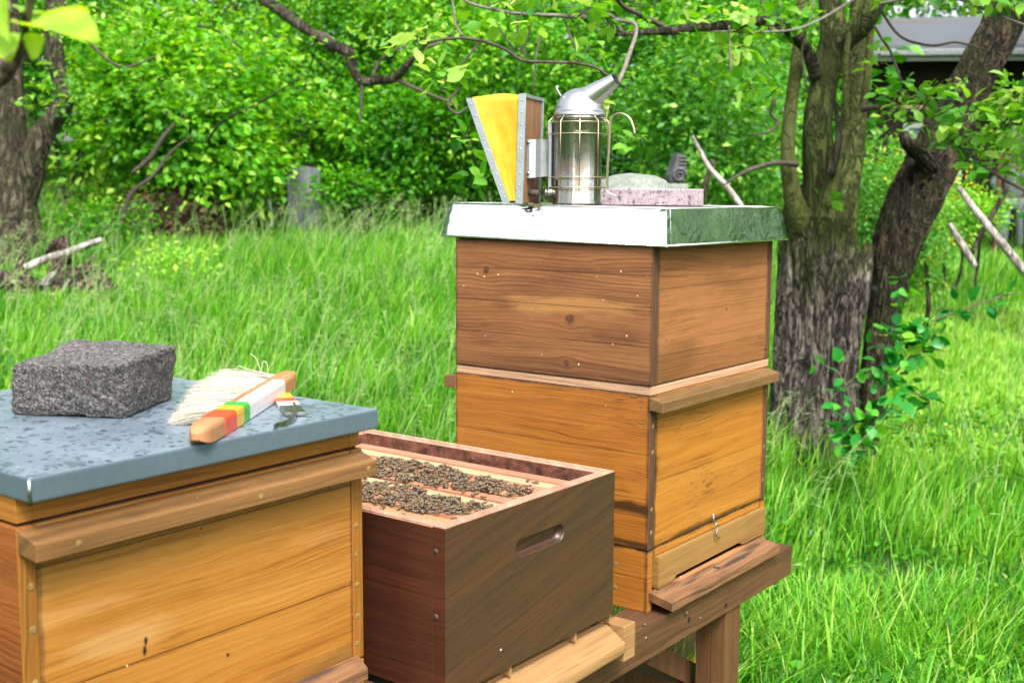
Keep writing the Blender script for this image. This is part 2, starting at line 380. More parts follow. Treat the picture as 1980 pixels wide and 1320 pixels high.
def barkmix(z0, z1):
    g = G('bark_moss_above', .9, spec=.2); n1 = g.noise(g.map((1, 1, .33)), 42, 6, .7, .5); n2 = g.vor(g.map((1, 1, .33)), 50)
    v = g.map((1, 1, .25)); n1 = g.noise(v, 40, 5, .7); nb_ = g.noise(g.co(), 5, 5, .7)
    fz = g.M('ABSOLUTE', g.M('SUBTRACT', g.noise(v, 17, 4, .6, 1.2), .5)); fz2 = g.M('ABSOLUTE', g.M('SUBTRACT', g.noise(v, 48, 3, .6, .8), .5))
    fis = g.M('MINIMUM', g.ramp(fz, [(0.0, 0.0), (.075, 1.0)]), g.M('ADD', g.ramp(fz2, [(0.0, 0.0), (.05, 1.0)]), .35), clamp=True)
    h = g.M('ADD', g.M('MULTIPLY', n1, .6), g.M('MULTIPLY', g.noise(g.co(), 6, 3), .45))
    grey = g.mix(g.M('SUBTRACT', 1.0, fis), g.ramp(h, [(.38, (.06, .05, .04)), (.52, (.14, .12, .098)), (.7, (.25, .225, .195))]), (.006, .005, .004))  # grey and green alike carry painted shade in the fissures
    green = g.mix(g.M('MULTIPLY', g.M('SUBTRACT', 1.0, fis), .5), g.ramp(h, [(.38, (.042, .055, .012)), (.55, (.08, .105, .02)), (.72, (.13, .15, .04))]), (.012, .013, .005))
    h = g.M('ADD', g.M('MULTIPLY', n1, .3), g.M('MULTIPLY', fis, .8))
    zz = g.M('ADD', g.M('DIVIDE', g.M('SUBTRACT', g.dot((0, 0, 1)), z0), z1-z0), g.M('MULTIPLY', g.M('SUBTRACT', nb_, .5), 3.0))
    g.col(g.mix(g.M('MULTIPLY', g.ramp(zz, [(.2, 0.0), (.8, 1.0)]), .9), grey, green)); g.bump(h, .9, .035); return g.m
M_BARK_MIX = barkmix(.8, 1.25)
M_TWIG = simple('twig_bark', (.13, .1, .08), .8, var=.3, nscale=60)
M_TWIG_G = simple('twig_grey', (.3, .26, .23), .8, var=.25, nscale=60)
M_DEAD = barkmat('dead_wood_pale', (.35, .3, .27), (.58, .52, .48), (.85, .8, .76), stretch=6, bump=.3, k=.72)

# ------------------------------------------------------------------ ground
def build_ground():
    def axis(n, near, far):
        t = np.linspace(-1, 1, n); return np.sign(t)*(near*np.abs(t)+(far-near)*np.abs(t)**4)
    a = axis(161, 22, 140); X, Y = np.meshgrid(a+2, a+2, indexing='ij'); Z = ground(X, Y)
    V = np.stack([X, Y, Z], -1).reshape(-1, 3); n = len(a)
    i = np.arange(n-1)[:, None]*n+np.arange(n-1)[None, :]; i = i.ravel()
    T = np.concatenate([np.stack([i, i+n, i+n+1], -1), np.stack([i, i+n+1, i+1], -1)])
    g = G('meadow_soil', .95, spec=.1)
    n1 = g.noise(g.co(), 3, 6, .7); n2 = g.noise(g.co(), 40, 4, .7)
    c = g.ramp(n1, [(.35, (.03, .07, .012)), (.55, (.05, .12, .02)), (.7, (.1, .085, .045))])
    g.col(g.mix(g.ramp(n2, [(.4, .7), (.65, 0.0)]), c, (.02, .03, .01))); g.bump(n2, .8, .02)
    o = tri_mesh('ground', V, T, g.m, smooth=True); o['kind'] = 'structure'
build_ground()

# ------------------------------------------------------------------ leaves
def rand_unit(n):
    v = rng.normal(size=(n, 3)); return v/np.linalg.norm(v, axis=1)[:, None]
def frame(axis, nrm):
    axis = axis/np.linalg.norm(axis, axis=1)[:, None]
    s = np.cross(axis, nrm); s /= np.linalg.norm(s, axis=1)[:, None]+1e-9
    n = np.cross(s, axis); return axis, s, n
def leaf_arrays(P, A, Nn, size, rnd, near=False, wid=.62, wavy=0.0):
    """P base points, A axis dirs, Nn face normals, size lengths"""
    A, S, Nn = frame(A, Nn); n = len(P); L = size[:, None]
    if not near:
        q = np.stack([P, P+A*L*.45+S*L*wid*.5+Nn*L*.09, P+A*L-Nn*L*.12, P+A*L*.45-S*L*wid*.5+Nn*L*.09], 1)
        b = (np.arange(n)*4)[:, None]
        T = np.concatenate([b+np.array([[0, 1, 2]]), b+np.array([[0, 2, 3]])])
        return q.reshape(-1, 3), T, np.repeat(rnd, 4)
    st = [(0, 0), (.16, .55), (.4, 1.0), (.68, .82), (.88, .38), (1, 0)]
    droop = rng.uniform(.05, .3, n)[:, None]; wv = rng.normal(size=(n, 12))*wavy
    rows = [P]
    for k, (t, w_) in enumerate(st[1:-1]):
        c = P+A*L*t-Nn*L*droop*t*t
        rows += [c+S*L*wid*.5*w_+Nn*L*(.07*w_+wv[:, 2*k:2*k+1]), c, c-S*L*wid*.5*w_+Nn*L*(.07*w_+wv[:, 2*k+1:2*k+2])]
    rows.append(P+A*L-Nn*L*droop)
    q = np.stack(rows, 1); m = q.shape[1]; b = (np.arange(n)*m)[:, None]; tl = [[0, 1, 2], [0, 2, 3]]
    for k in range(3):
        a = 1+3*k; tl += [[a, a+3, a+4], [a, a+4, a+1], [a+1, a+4, a+5], [a+1, a+5, a+2]]
    a = 10; tl += [[a, m-1, a+1], [a+1, m-1, a+2]]
    T = np.concatenate([b+np.array([t]) for t in tl])
    return q.reshape(-1, 3), T, np.repeat(rnd, m)

def cluster_leaves(C, Odir, k, spread, size, base_rnd, near=False, flat=.6, wid=.62, wavy=0.0, rj=.18):
    """C cluster centres, Odir outward dirs; k leaves each"""
    n = len(C)*k; c = np.repeat(C, k, 0); o = np.repeat(Odir, k, 0)
    off = rng.normal(size=(n, 3))*spread*np.array([1, 1, .55]); P = c+off
    A = off/(np.linalg.norm(off, axis=1)[:, None]+1e-6)+o*.5+rng.normal(size=(n, 3))*.35; A[:, 2] -= .15
    Nn = np.array([0, 0, 1.0])*flat+rng.normal(size=(n, 3))*.42+o*.5
    s = size*rng.uniform(.6, 1.25, n); r = np.clip(np.repeat(base_rnd, k)+rng.normal(size=n)*rj, 0, 1)
    return leaf_arrays(P, A, Nn, s, r, near, wid, wavy)

def merge(parts):
    V, T, Rr, off = [], [], [], 0
    for v, t, r in parts: V.append(v); T.append(t+off); Rr.append(r); off += len(v)
    return np.concatenate(V), np.concatenate(T), np.concatenate(Rr)

def crown_points(center, rad, n, shell=.5, lump=.35, seed=0, zmin=None):
    d = rand_unit(n); r = rng.uniform(shell**3, 1, n)**(1/3)
    nz = np.array([noise.noise(Vector(q)*2.3+Vector((seed, seed*.7, 0))) for q in d])
    nz2 = np.array([noise.noise(Vector(q)*5.1+Vector((seed, 3, seed))) for q in d])
    P = center+d*rad*(r*(1+lump*nz*1.6+lump*.6*nz2))[:, None]
    if zmin is not None:
        keep = P[:, 2] > ground(P[:, 0], P[:, 1])+zmin; P = P[keep]; d = d[keep]
    return P, d

def bush(name, label, cat, c_px, D, r_px, depth, leaf, n, k, mat, base=.45, var=.22, group=None, stems=4, spread=None, zmin=.05, stemmat=None,
         shell=.45, lump=.5, flat=.6, fan=False, near=False):
    c = at(c_px[0], c_px[1], D); rx = r_px[0]/F_PX*D; rz = r_px[1]/F_PX*D
    gz = float(ground(c[0], c[1])); root = thing(name, label, cat, (c[0], c[1], gz), 0, group)
    # radii in view-aligned frame
    P, d = crown_points(np.zeros(3), np.array([1.0, 1.0, 1.0]), n, shell, lump, seed=D*3.1+c_px[0]*.01)
    W = c+np.outer(P[:, 0]*rx, np.array([R2[0], R2[1], 0]))+np.outer(P[:, 1]*depth, np.array([F2[0], F2[1], 0]))+np.outer(P[:, 2]*rz, np.array([0, 0, 1.]))
    dw = np.outer(d[:, 0], np.array([R2[0], R2[1], 0]))+np.outer(d[:, 1], np.array([F2[0], F2[1], 0]))+np.outer(d[:, 2], np.array([0, 0, 1.]))
    keep = W[:, 2] > ground(W[:, 0], W[:, 1])+zmin; W = W[keep]; dw = dw[keep]
    br = np.clip(base+rng.normal(size=len(W))*var*.8+.42*np.array([noise.noise(Vector(q)*1.5) for q in W]), 0, 1)
    V, T, Rr = cluster_leaves(W, dw, k, spread or leaf*1.6, leaf, br, flat=flat, near=near)
    tri_mesh('foliage', V, T, mat, Rr, root)
    for i in range(stems):
        a = rng.uniform(0, 6.28); b = B()
        top = c+np.array([R2[0], R2[1], 0])*rx*.6*math.cos(a)+np.array([F2[0], F2[1], 0])*depth*.5*math.sin(a)+np.array([0, 0, rz*.5])
        st = np.array([c[0]+.15*math.cos(a), c[1]+.15*math.sin(a), gz-.05]); mid = (st+top)/2+rng.normal(size=3)*.15
        b.tube([st, mid, top], [.022, .016, .006], 7, sub=4); b.build('stem', stemmat or M_BARK_BROWN, root)
    return root
# ================================================================== HIVES
OCH_L, OCH_M, OCH_D = (.62, .34, .09), (.5, .235, .045), (.27, .1, .018)
DIRT = (.06, .04, .022)
# ---- tall hive, origin of the world = its nearest bottom corner
KN = [(-.184, .549, .014), (-.1915, .464, .009), (-.393, .638, .010), (.06, .518, .005)]
W_UP = wood('wood_weathered_brown', (.4, .25, .13), (.265, .15, .072), (.11, .058, .03), plank=.066, poff=.018, knots=KN, rings=.8, edges=[('v', .4375, .004, .8), ('v', .698, .006, .7), ('u', 0, .006, .6), ('u', -.474, .006, .7)], lines=.5, cf=(.64, .46, .33), stain=.5, tone=.42, speck=.1,
            dirt=(.085, .04, .022), rough=.6, seam=.7, marks=[(-.2, .58, .2, .022, (.52, .36, .15), .6), (.1, .5, .3, .05, (.3, .2, .08), .5), (-.2, .455, .4, .02, (.1, .05, .03), .45)])
W_UPF = wood('wood_weathered_orange', (.46, .26, .12), (.34, .18, .075), (.17, .085, .035), plank=.125, poff=.01, knots=[(.055, .518, .004), (.3, .56, .006)], rings=.6, edges=[('v', .4375, .004, .7), ('u', .024, .004, .6), ('u', .508, .004, .7)], lines=.45, cf=(.56, .42, .3), stain=.35, tone=.25, speck=.12,
             dirt=(.14, .08, .03), rough=.6, marks=[(.08, .47, .15, .05, (.16, .1, .03), .6)])
W_LOW = wood('wood_ochre_varnish', OCH_L, OCH_M, OCH_D, edges=[('v', .1215, .006, .95), ('v', .4185, .004, .8), ('u', -.474, .006, .8), ('u', -.002, .006, .7)], cf=(.53, .38, .24), lines=.6, plank=.12, poff=-.065, rings=.5, stain=.18, tone=.12, speck=.02, dirt=DIRT, rough=.42, mould=.8, spec=.45,
             marks=[(-.05, .2, .5, .012, (.04, .025, .015), .9), (0.0, .13, .6, .012, (.05, .03, .02), .85)])
W_LOWF = wood('wood_ochre_varnish_front', edges=[('v', .1215, .005, .9), ('v', .389, .006, .5), ('u', .024, .007, .8), ('u', .486, .004, .7)], lines=.5, cf=(.54, .4, .25), light=(.66, .38, .1), mid=(.54, .27, .05), dark=(.34, .13, .02), plank=.12, poff=-.01, rings=.35, stain=.12, tone=.1, speck=.03, dirt=DIRT, rough=.42, mould=.7, spec=.45,
              marks=[(.02, .27, .02, .03, (.06, .035, .02), .8), (.25, .125, .5, .006, (.04, .03, .02), .8)])
W_PALE = wood('wood_pale_spruce', cf=(.62, .56, .47), light=(.72, .5, .36), mid=(.6, .38, .26), dark=(.42, .25, .16), plank=.5, rings=.3, stain=.2, seam=0, rough=.7, dirt=(.3, .16, .1))
W_END = wood('wood_dark_edge', (.2, .13, .08), (.12, .07, .045), (.05, .03, .022), u=(0, 0, 1), v=(1, -1, 0), plank=.5, seam=0, stain=.5, rough=.8, dirt=(.02, .015, .012))
W_BAT = wood('wood_batten_olive', (.34, .25, .13), (.24, .16, .07), (.12, .075, .035), u=(1, 0, 0), v=(0, .8, 1), plank=.5, seam=0, stain=.45, rings=.6, rough=.65, dirt=(.09, .07, .05))
W_BATD = wood('wood_batten_grey_brown', (.3, .19, .13), (.2, .12, .08), (.1, .06, .045), u=(1, 0, 0), v=(0, .8, 1), plank=.5, seam=0, stain=.5, rings=.5, rough=.7, dirt=(.05, .04, .035))
W_SLAT = wood('wood_slat_olive', (.5, .38, .17), (.4, .28, .11), (.25, .15, .05), plank=.5, seam=0, stain=.3, rings=.5, rough=.55, dirt=(.2, .15, .1))
W_LAND = wood('wood_landing_board', (.42, .27, .19), (.3, .18, .11), (.15, .09, .06), u=(1, 0, 0), v=(0, 1, .6), plank=.5, seam=0, stain=.8, rings=.9, rough=.6, dirt=(.05, .045, .05), speck=.08, lines=.9, marks=[(.22, .018, .2, .008, (1.0, .5, .25), .6), (.3, -.012, .1, .007, (.05, .05, .06), .9), (.13, -.004, .06, .006, (.05, .05, .06), .8), (.42, .0, .04, .01, (.06, .05, .05), .7)])
W_RAIL = wood('wood_rail_brown', (.24, .15, .095), (.15, .088, .055), (.075, .042, .028), u=(1, 0, 0), v=(0, .7, 1), plank=.9, seam=0, stain=.4, rings=.5, rough=.55, dirt=(.04, .03, .03), speck=.2, lines=.6, edges=[('v', 0, .006, .5)])
W_LEG = wood('wood_leg_brown', (.24, .15, .085), (.16, .09, .05), (.075, .042, .025), u=(0, 0, 1), v=(1, .8, 0), plank=.5, seam=0, stain=.35, rings=.5, rough=.55, dirt=(.04, .03, .025), speck=.12)
W_DARK = wood('wood_glazed_front', (.15, .078, .05), (.085, .05, .038), (.04, .026, .023), u=(1, -1, 0), v=(0, 0, 1), plank=.9, rings=.25, stain=.55, seam=0, rough=.36, tilt=-.22, tone=.1, speck=.08, lines=.3, edges=[('v', .3307, .002, .6), ('v', -.05, .01, .3)],
              dirt=(.055, .045, .042), spec=.55, marks=[(-.33, .24, .16, .05, (.035, .03, .027), .7), (-.6, .19, .2, .025, (.04, .035, .035), .5), (-.4, .16, .1, .06, (.05, .042, .036), .5), (-.5, .15, .2, .03, (.17, .075, .03), .5), (-.6, .28, .3, .03, (.15, .085, .04), .5)])
W_REDD = wood('wood_glazed_red_brown', (.13, .05, .036), (.075, .03, .023), (.04, .018, .014), plank=.9, rings=.3, stain=.3, seam=0, rough=.34, spec=.55, speck=.03, dirt=(.03, .012, .01))
W_BARE = wood('wood_bare_rim', (.7, .42, .33), (.56, .31, .23), (.36, .15, .1), u=(1, 1, 0), v=(1, -1, 1), plank=.9, seam=0, stain=.5, rings=.3, rough=.65, dirt=(.25, .06, .04), cf=(.6, .58, .52))
W_PROP = simple('wood_propolis_stained', (.3, .12, .075), .5, nscale=45, c2=(.07, .025, .018), bump=.4, bscale=120)
W_TAN = wood('wood_tan_floor', (.52, .34, .17), (.42, .26, .115), (.3, .17, .07), u=(1, 0, 0), v=(0, 1, 1), plank=.9, seam=0, stain=.2, rings=.25, rough=.5, dirt=(.2, .12, .06), speck=.04, cf=(.56, .5, .42))
M_STEEL = simple('steel_galvanised', (.42, .43, .42), .35, 1.0, var=.12, nscale=25, bump=.05)
M_NAIL = simple('nail_rusty', (.08, .06, .04), .6, .5)
M_DOWEL = simple('dowel_greenish', (.4, .27, .08), .7, var=.3, nscale=200)
M_BLACK = simple('gap_shade', (.012, .01, .008), .9)  # near-black colour stands in for shade inside gaps and holes

def nail(p, ax, r, mat, parent, name='nail_head', h=.0012):
    if name == 'dowel': h = .0003
    b = B(); b.lathe([(0, h), (r*.8, h), (r, h*.3), (r, -.001)], p, ax, 12); return b.build(name, mat, parent)

def hive_body(name, x0, x1, y0, y1, z0, z1, side, front, parent, end=None, t=.022, rec=.0015, bev=.0018):
    """four boards: side boards run through, front and back sit between them"""
    b = B()
    b.box(x0, x0+t, y0, y1, z0, z1, bev, 0); b.box(x1-t, x1, y0, y1, z0, z1, bev, 0)
    b.box(x0+t+.0004, x1-t-.0004, y0+rec, y0+rec+t, z0, z1, bev, 1); b.box(x0+t+.0004, x1-t-.0004, y1-rec-t, y1-rec, z0, z1, bev, 1)
    for f in b.bm.faces:      # the end grain strips seen from the front
        c = f.calc_center_median()
        if abs(c.y-y0) < .001 and (c.x < x0+t or c.x > x1-t): f.material_index = 2
    return b.build(name, [side, front, end or W_END], parent)

W_, L_ = .51, .474
hive = thing('beehive', 'tallest wooden hive, brown box over ochre box under a shiny silver lid, smoker on top', 'beehive', (0, 0, 0), 0, 'wooden beehives on the stand')
b = B()                                                        # bottom board
b.box(0, .02, 0, L_, 0, .1195, .0015, 0); b.box(W_-.02, W_, 0, L_, 0, .1195, .0015, 0)
b.box(.0204, W_-.0204, L_-.022, L_-.002, 0, .1195, .0015, 0); b.box(.0204, W_-.0204, .012, L_-.0225, .004, .02, .001, 1)
b.box(.0204, W_-.0204, .002, .022, .105, .1195, .001, 2)
b.build('bottom_board', [W_LOW, W_END, W_LOWF], hive)
outl = [(.03, .041), (.085, .041), (.1, .052), (.37, .053), (.39, .044), (.5, .044), (.5, .103), (.03, .103)]
b = B(); b.prism([(x, -.008, z) for x, z in outl], (0, .018, 0), 0, .0008); b.build('entrance_slat', W_SLAT, hive)
b = B(); b.hexa([(.008, 0.0, .022), (.008, -.052, .011), (.482, -.052, .011), (.482, 0.0, .022), (.006, .001, .040), (.006, -.052, .029), (.484, -.052, .029), (.484, .001, .040)][0:4][::1]+
       [(.006, .001, .040), (.006, -.052, .029), (.484, -.052, .029), (.484, .001, .040)], .001); b.build('landing_board', W_LAND, hive)
b = B(); b.tube([(.252, -.006, .142), (.252, -.008, .128), (.252, -.009, .118)], .0013, 8); b.tube([(.2515, -.011, .118), (.256, -.014, .121), (.258, -.014, .114), (.2525, -.014, .098), (.262, -.016, .09), (.268, -.012, .086)], .0017, 8, sub=4)
b.build('entrance_hook', M_STEEL, hive)
hive_body('lower_box', 0, W_, 0, L_, .1215, .4185, W_LOW, W_LOWF, hive)
b = B(); b.hexa([(-.003, -.0285, .389), (.502, -.0285, .389), (.502, .001, .392), (-.003, .001, .392), (-.003, -.0285, .409), (.502, -.0285, .409), (.502, .001, .4165), (-.003, .001, .4165)], .0015)
b.build('front_batten', W_BAT, hive)
b = B(); b.hexa([(-.003, L_-.001, .386), (.502, L_-.001, .386), (.502, L_+.03, .386), (-.003, L_+.03, .386), (-.003, L_-.001, .414), (.502, L_-.001, .414), (.502, L_+.03, .41), (-.003, L_+.03, .41)], .0015)
b.build('back_batten', W_BATD, hive)
b = B()
b.box(.002, .022, .001, L_-.001, .4195, .4352, .001); b.box(W_-.022, W_-.002, .001, L_-.001, .4195, .4352, .001)
b.box(.0224, W_-.0224, .001, .02, .4195, .4352, .001); b.box(.0224, W_-.0224, L_-.02, L_-.001, .4195, .4352, .001)
b.build('spacer_frame', W_PALE, hive)
hive_body('upper_box', 0, W_, 0, L_, .4365, .699, W_UP, W_UPF, hive)
for (yy, zz) in ((.012, .66), (.012, .56), (.012, .46)): nail((W_-.02, .0, zz-.0), (0, -1, 0), .003, M_NAIL, hive)
for zz in (.36, .31, .2, .155): nail((.012, .0, zz), (0, -1, 0), .0045, M_DOWEL, hive, 'dowel')
for zz in (.365, .24, .165): nail((W_-.012, .0, zz), (0, -1, 0), .0045, M_DOWEL, hive, 'dowel')
nail((.0, .07, .083), (-1, 0, 0), .005, M_DOWEL, hive, 'dowel'); nail((.0, .072, .037), (-1, 0, 0), .005, M_DOWEL, hive, 'dowel')
# underlay and the sheet metal lid
b = B(); b.box(.003, W_-.003, -.006, L_+.004, .6995, .7065, .001); b.build('inner_cover', W_END, hive)
g = G('lid_aluminium_shiny', .13, 1.0)
nz = g.noise(g.map((1, 1, .5)), 9, 3, .5, .8); nz2 = g.noise(g.map((6, 6, 1)), 14, 3, .6)
g.col(g.mix(g.ramp(g.noise(g.map((3, 3, 1)), 9, 6, .75), [(.42, 0.0), (.7, 1.0)]), (.98, .98, .98), (.72, .76, .78)))
g.rough(g.ramp(g.noise(g.map((2, 2, 6)), 20, 5, .7), [(.3, .04), (.7, .16)])); g.bump(g.M('ADD', nz, g.M('MULTIPLY', g.noise(g.map((1, 1, 1.4)), 16, 2, .5, 1.5), .45)), .34, .014); M_LID = g.m
M_LIDTOP = simple('lid_top_dull', (.3, .28, .26), .6, .3, nscale=12, c2=(.16, .11, .09))
LZ0, LZ1 = .6985, .7660
def lidpt(x, y, z): return (x, y, z+(y+.05)*.012)              # the lid sits slightly crooked, its back higher
NX = 15
def lid_side(b, p00, p01, p10, p11, nx, ny, mat, dent):
    g_ = [[None]*(ny+1) for _ in range(nx+1)]
    p00, p01, p10, p11 = map(Vector, (p00, p01, p10, p11)); nrm = (p10-p00).cross(p01-p00).normalized()
    for i in range(nx+1):
        for j in range(ny+1):
            s, t = i/nx, j/ny; p = p00*(1-s)*(1-t)+p10*s*(1-t)+p01*(1-s)*t+p11*s*t
            e = min(s, 1-s)*4; e = min(e, 1)*math.sin(math.pi*t)
            p = p+nrm*dent*e*(noise.noise(p*7)+.5*noise.noise(p*22)); g_[i][j] = b.bm.verts.new(p)
    for i in range(nx):
        for j in range(ny):
            f = b.bm.faces.new((g_[i][j], g_[i+1][j], g_[i+1][j+1], g_[i][j+1])); f.material_index = mat; f.smooth = True
b = B(); c0 = (-.052, -.057); c1 = (W_+.062, -.02); c2 = (W_+.062, .512); c3 = (-.052, .512)
bot = [lidpt(-.006, -.031, LZ0), lidpt(W_+.006, -.031, LZ0), lidpt(W_+.006, .508, LZ0), lidpt(-.006, .508, LZ0)]
top = [lidpt(.010, -.020, LZ1), lidpt(W_-.009, -.020, LZ1), lidpt(W_-.009, .502, LZ1), lidpt(.010, .502, LZ1)]
for i in range(4):
    j = (i+1) % 4; lid_side(b, bot[i], top[i], bot[j], top[j], 24, 8, 0, .0022)
b.poly(top, 1)
for i in range(4): b.tube([bot[i], bot[(i+1) % 4]], .0022, 8, 0); b.tube([top[i], top[(i+1) % 4]], .0018, 8, 0)
b.hexa([tuple(Vector(bot[0])+Vector(q)) for q in ((-.002, -.001, 0), (.012, -.002, .0), (.012, .002, .0), (0, .002, 0))]+
       [tuple(Vector(top[0])+Vector(q)) for q in ((-.002, -.0012, -.001), (.008, -.002, -.001), (.008, .002, -.001), (0, .002, -.001))], .0006, 0)
b.build('lid', [M_LID, M_LIDTOP], hive, weld=True)

# ---- the near hive
X0, X1, Y0, Y1 = -1.2345, -.7245, .035, .52
near = thing('beehive', 'ochre wooden hive under a blue grey zinc lid carrying the stone and the brush', 'beehive', (X0, Y0, .13), 0, 'wooden beehives on the stand')
W_N = wood('wood_honey_front', edges=[('u', .022, .005, .6), ('u', .489, .005, .5), ('v', .27, .008, .5)], lines=.5, cf=(.53, .38, .24), light=(.62, .4, .12), mid=(.5, .27, .055), dark=(.33, .14, .022), plank=.142, poff=.0245, rings=.5, stain=.16, tone=.14, speck=.1, seam=.95, dirt=(.16, .1, .04), rough=.42, spec=.45, tilt=.0,
           u=(1, -1, 0), knots=[(.235, .2555, .003)], marks=[(.12, .155, .08, .022, (.8, .68, .42), .4), (.06, .2, .12, .012, (.8, .65, .4), .3), (.43, .2, .09, .02, (.75, .62, .4), .22), (.25, .27, .4, .008, (.12, .07, .03), .35), (.46, .02, .12, .02, (.2, .14, .06), .6), (.15, .128, .0028, .006, (.03, .02, .015), 1.0), (.152, .14, .0025, .005, (.03, .02, .015), 1.0), (.27, .085, .002, .003, (.03, .02, .015), 1.0)])
W_NS = wood('wood_honey_side', (.45, .19, .06), (.34, .12, .03), (.13, .04, .012), plank=.17, poff=.02, rings=1.3, stain=.4, tone=.2, rough=.5, mould=.8, dirt=(.07, .035, .02))
W_NRIM = wood('wood_honey_rim', (.62, .36, .1), (.48, .25, .05), (.28, .11, .02), plank=.9, seam=0, rings=.8, stain=.3, rough=.45, dirt=(.1, .05, .02))
W_NR = wood('wood_honey_end_strip', (.5, .3, .08), (.4, .2, .04), (.24, .1, .02), u=(0, 0, 1), v=(1, -1, 0), plank=.9, seam=0, stain=.3, rough=.5)
ZB = .1375
hive_body('hive_box', X0, X1, Y0, Y1, ZB, .4385, W_NS, W_N, near, end=W_NR, t=.021, rec=.001)
b = B()
b.box(X0+.002, X0+.022, Y0+.003, Y1-.003, .4425, .478, .001); b.box(X1-.022, X1-.002, Y0+.003, Y1-.003, .4425, .478, .001)
b.box(X0+.0224, X1-.0224, Y0+.003, Y0+.02, .4425, .478, .001); b.box(X0+.0224, X1-.0224, Y1-.02, Y1-.003, .4425, .478, .001)
b.box(X0+.006, X1-.006, Y0+.007, Y1-.007, .4387, .4424, 0, 1)
b.build('lid_rim', [W_NRIM, M_BLACK], near)
b = B(); b.hexa([(X0+.001, .0, .4075), (-.7315, .0, .4075), (-.727, Y0+.0005, .411), (X0+.001, Y0+.0005, .411), (X0+.001, .0, .4275), (-.7315, .0, .4275), (-.727, Y0+.0005, .4365), (X0+.001, Y0+.0005, .4365)], .0018)
b.build('front_batten', wood('wood_batten_reddish', (.4, .26, .13), (.3, .19, .09), (.14, .08, .04), u=(1, 0, 0), v=(0, .8, 1), plank=.9, seam=0, stain=.45, rings=.6, rough=.5, dirt=(.1, .07, .035), speck=.12, edges=[('v', .285, .01, .4)]), near)
zn = G('zinc_blue_grey', .34, .35, .5)
g = zn; nn = g.noise(g.co(), 6, 4, .6); fine = g.noise(g.co(), 90, 4, .7)
cc = g.mix(g.ramp(nn, [(.35, 0.0), (.65, 1.0)]), (.15, .2, .25), (.23, .29, .35)); cc = g.mix(g.ramp(fine, [(.4, .25), (.6, 0.0)]), cc, (.2, .25, .3))
vv = g.noise(g.map((1, 1.35, 1)), 30, 2, .5, out='Color'); vm = g.n('ShaderNodeMixRGB'); vm.blend_type = 'ADD'; vm.inputs[0].default_value = .03
g.L(g.map((1, 1.0, 1)), vm.inputs[1]); g.L(vv, vm.inputs[2])
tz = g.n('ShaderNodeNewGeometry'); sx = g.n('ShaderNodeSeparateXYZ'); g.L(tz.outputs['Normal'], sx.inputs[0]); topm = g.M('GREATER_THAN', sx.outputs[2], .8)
for (sc_, lo, hi, keep, colr, am) in ((76, .3, .36, .42, (.035, .055, .075), .9), (38, .36, .42, .2, (.07, .1, .13), .6), (110, .26, .34, .4, (.03, .045, .06), .85), (95, .12, .2, .16, (.45, .5, .56), .8)):
    d = g.vor(vm.outputs[0], sc_); cl = g.vor(vm.outputs[0], sc_, out='Color'); s3 = g.n('ShaderNodeSeparateColor'); g.L(cl, s3.inputs[0])
    mm = g.M('MULTIPLY', g.M('MULTIPLY', g.ramp(d, [(lo, 1.0), (hi, 0.0)]), g.M('LESS_THAN', s3.outputs[0], keep)), g.M('MULTIPLY', topm, am))
    cc = g.mix(mm, cc, colr)
cc = g.mix(g.M('SUBTRACT', 1.0, topm), cc, g.mix(fine, (.075, .112, .14), (.12, .16, .19)))  # same sheet, sides painted darker than the sky-lit top
g.col(cc); g.rough(g.ramp(nn, [(.3, .26), (.7, .42)])); g.bump(fine, .08, .002); M_ZINC = g.m
b = B(); b.box(X0-.001, X1+.001, .003, .545, .4702, .4974, .0035, 0, 3)
b.tube([(X0-.0015, .0025, .4715), (X0-.0018, .0022, .496)], .0022, 6, 1)
b.build('lid', [M_ZINC, M_STEEL], near)
b = B(); b.box(X0, X1, Y0, Y1, .0, ZB-.003, .0015); b.build('bottom_board', W_N, near)
b = B(); b.hexa([(X0+.03, .0, .122), (-.752, .0, .122), (-.738, Y0-.0015, .127), (X0+.03, Y0-.0015, .127), (X0+.03, .0, .138), (-.752, .0, .138), (-.738, Y0-.0015, .145), (X0+.03, Y0-.0015, .145)], .0015); b.build('landing_board', W_LAND, near)
for zz in (.372, .325, .265): nail((X0+.014, Y0, zz), (0, -1, 0), .0045, M_DOWEL, near, 'dowel')
for zz in (.372, .33, .29, .245, .2, .16): nail((X1-.012, Y0, zz), (0, -1, 0), .0042, M_DOWEL, near, 'dowel')
for xx in (X0+.05, X0+.3, X1-.022): nail((xx, .0, .418), (0, -1, 0), .004, M_DOWEL, near, 'dowel')
nail((X0+.018, Y0+.003, .462), (0, -1, 0), .003, M_NAIL, near); nail((X1-.018, Y0+.003, .466), (0, -1, 0), .003, M_NAIL, near)

# ---- the open dark hive
DX0, DX1, DY0, DY1, DZ0, DZ1 = -.6741, -.2378, -.0736, .5017, .084, .3307
dark = thing('beehive', 'open dark brown hive without lid, wooden frames and bees showing inside', 'beehive', (DX0, DY0, 0), 0, 'wooden beehives on the stand')
t = .022
b = B(); b.box(DX0, DX0+t, DY0+t+.0004, DY1-t-.0004, DZ0, DZ1, .0015, 0); b.box(DX1-t, DX1, DY0+t+.0004, DY1-t-.0004, DZ0, DZ1, .0015, 0)
b.box(DX0, DX1, DY1-t, DY1, DZ0, DZ1, .0015, 0)
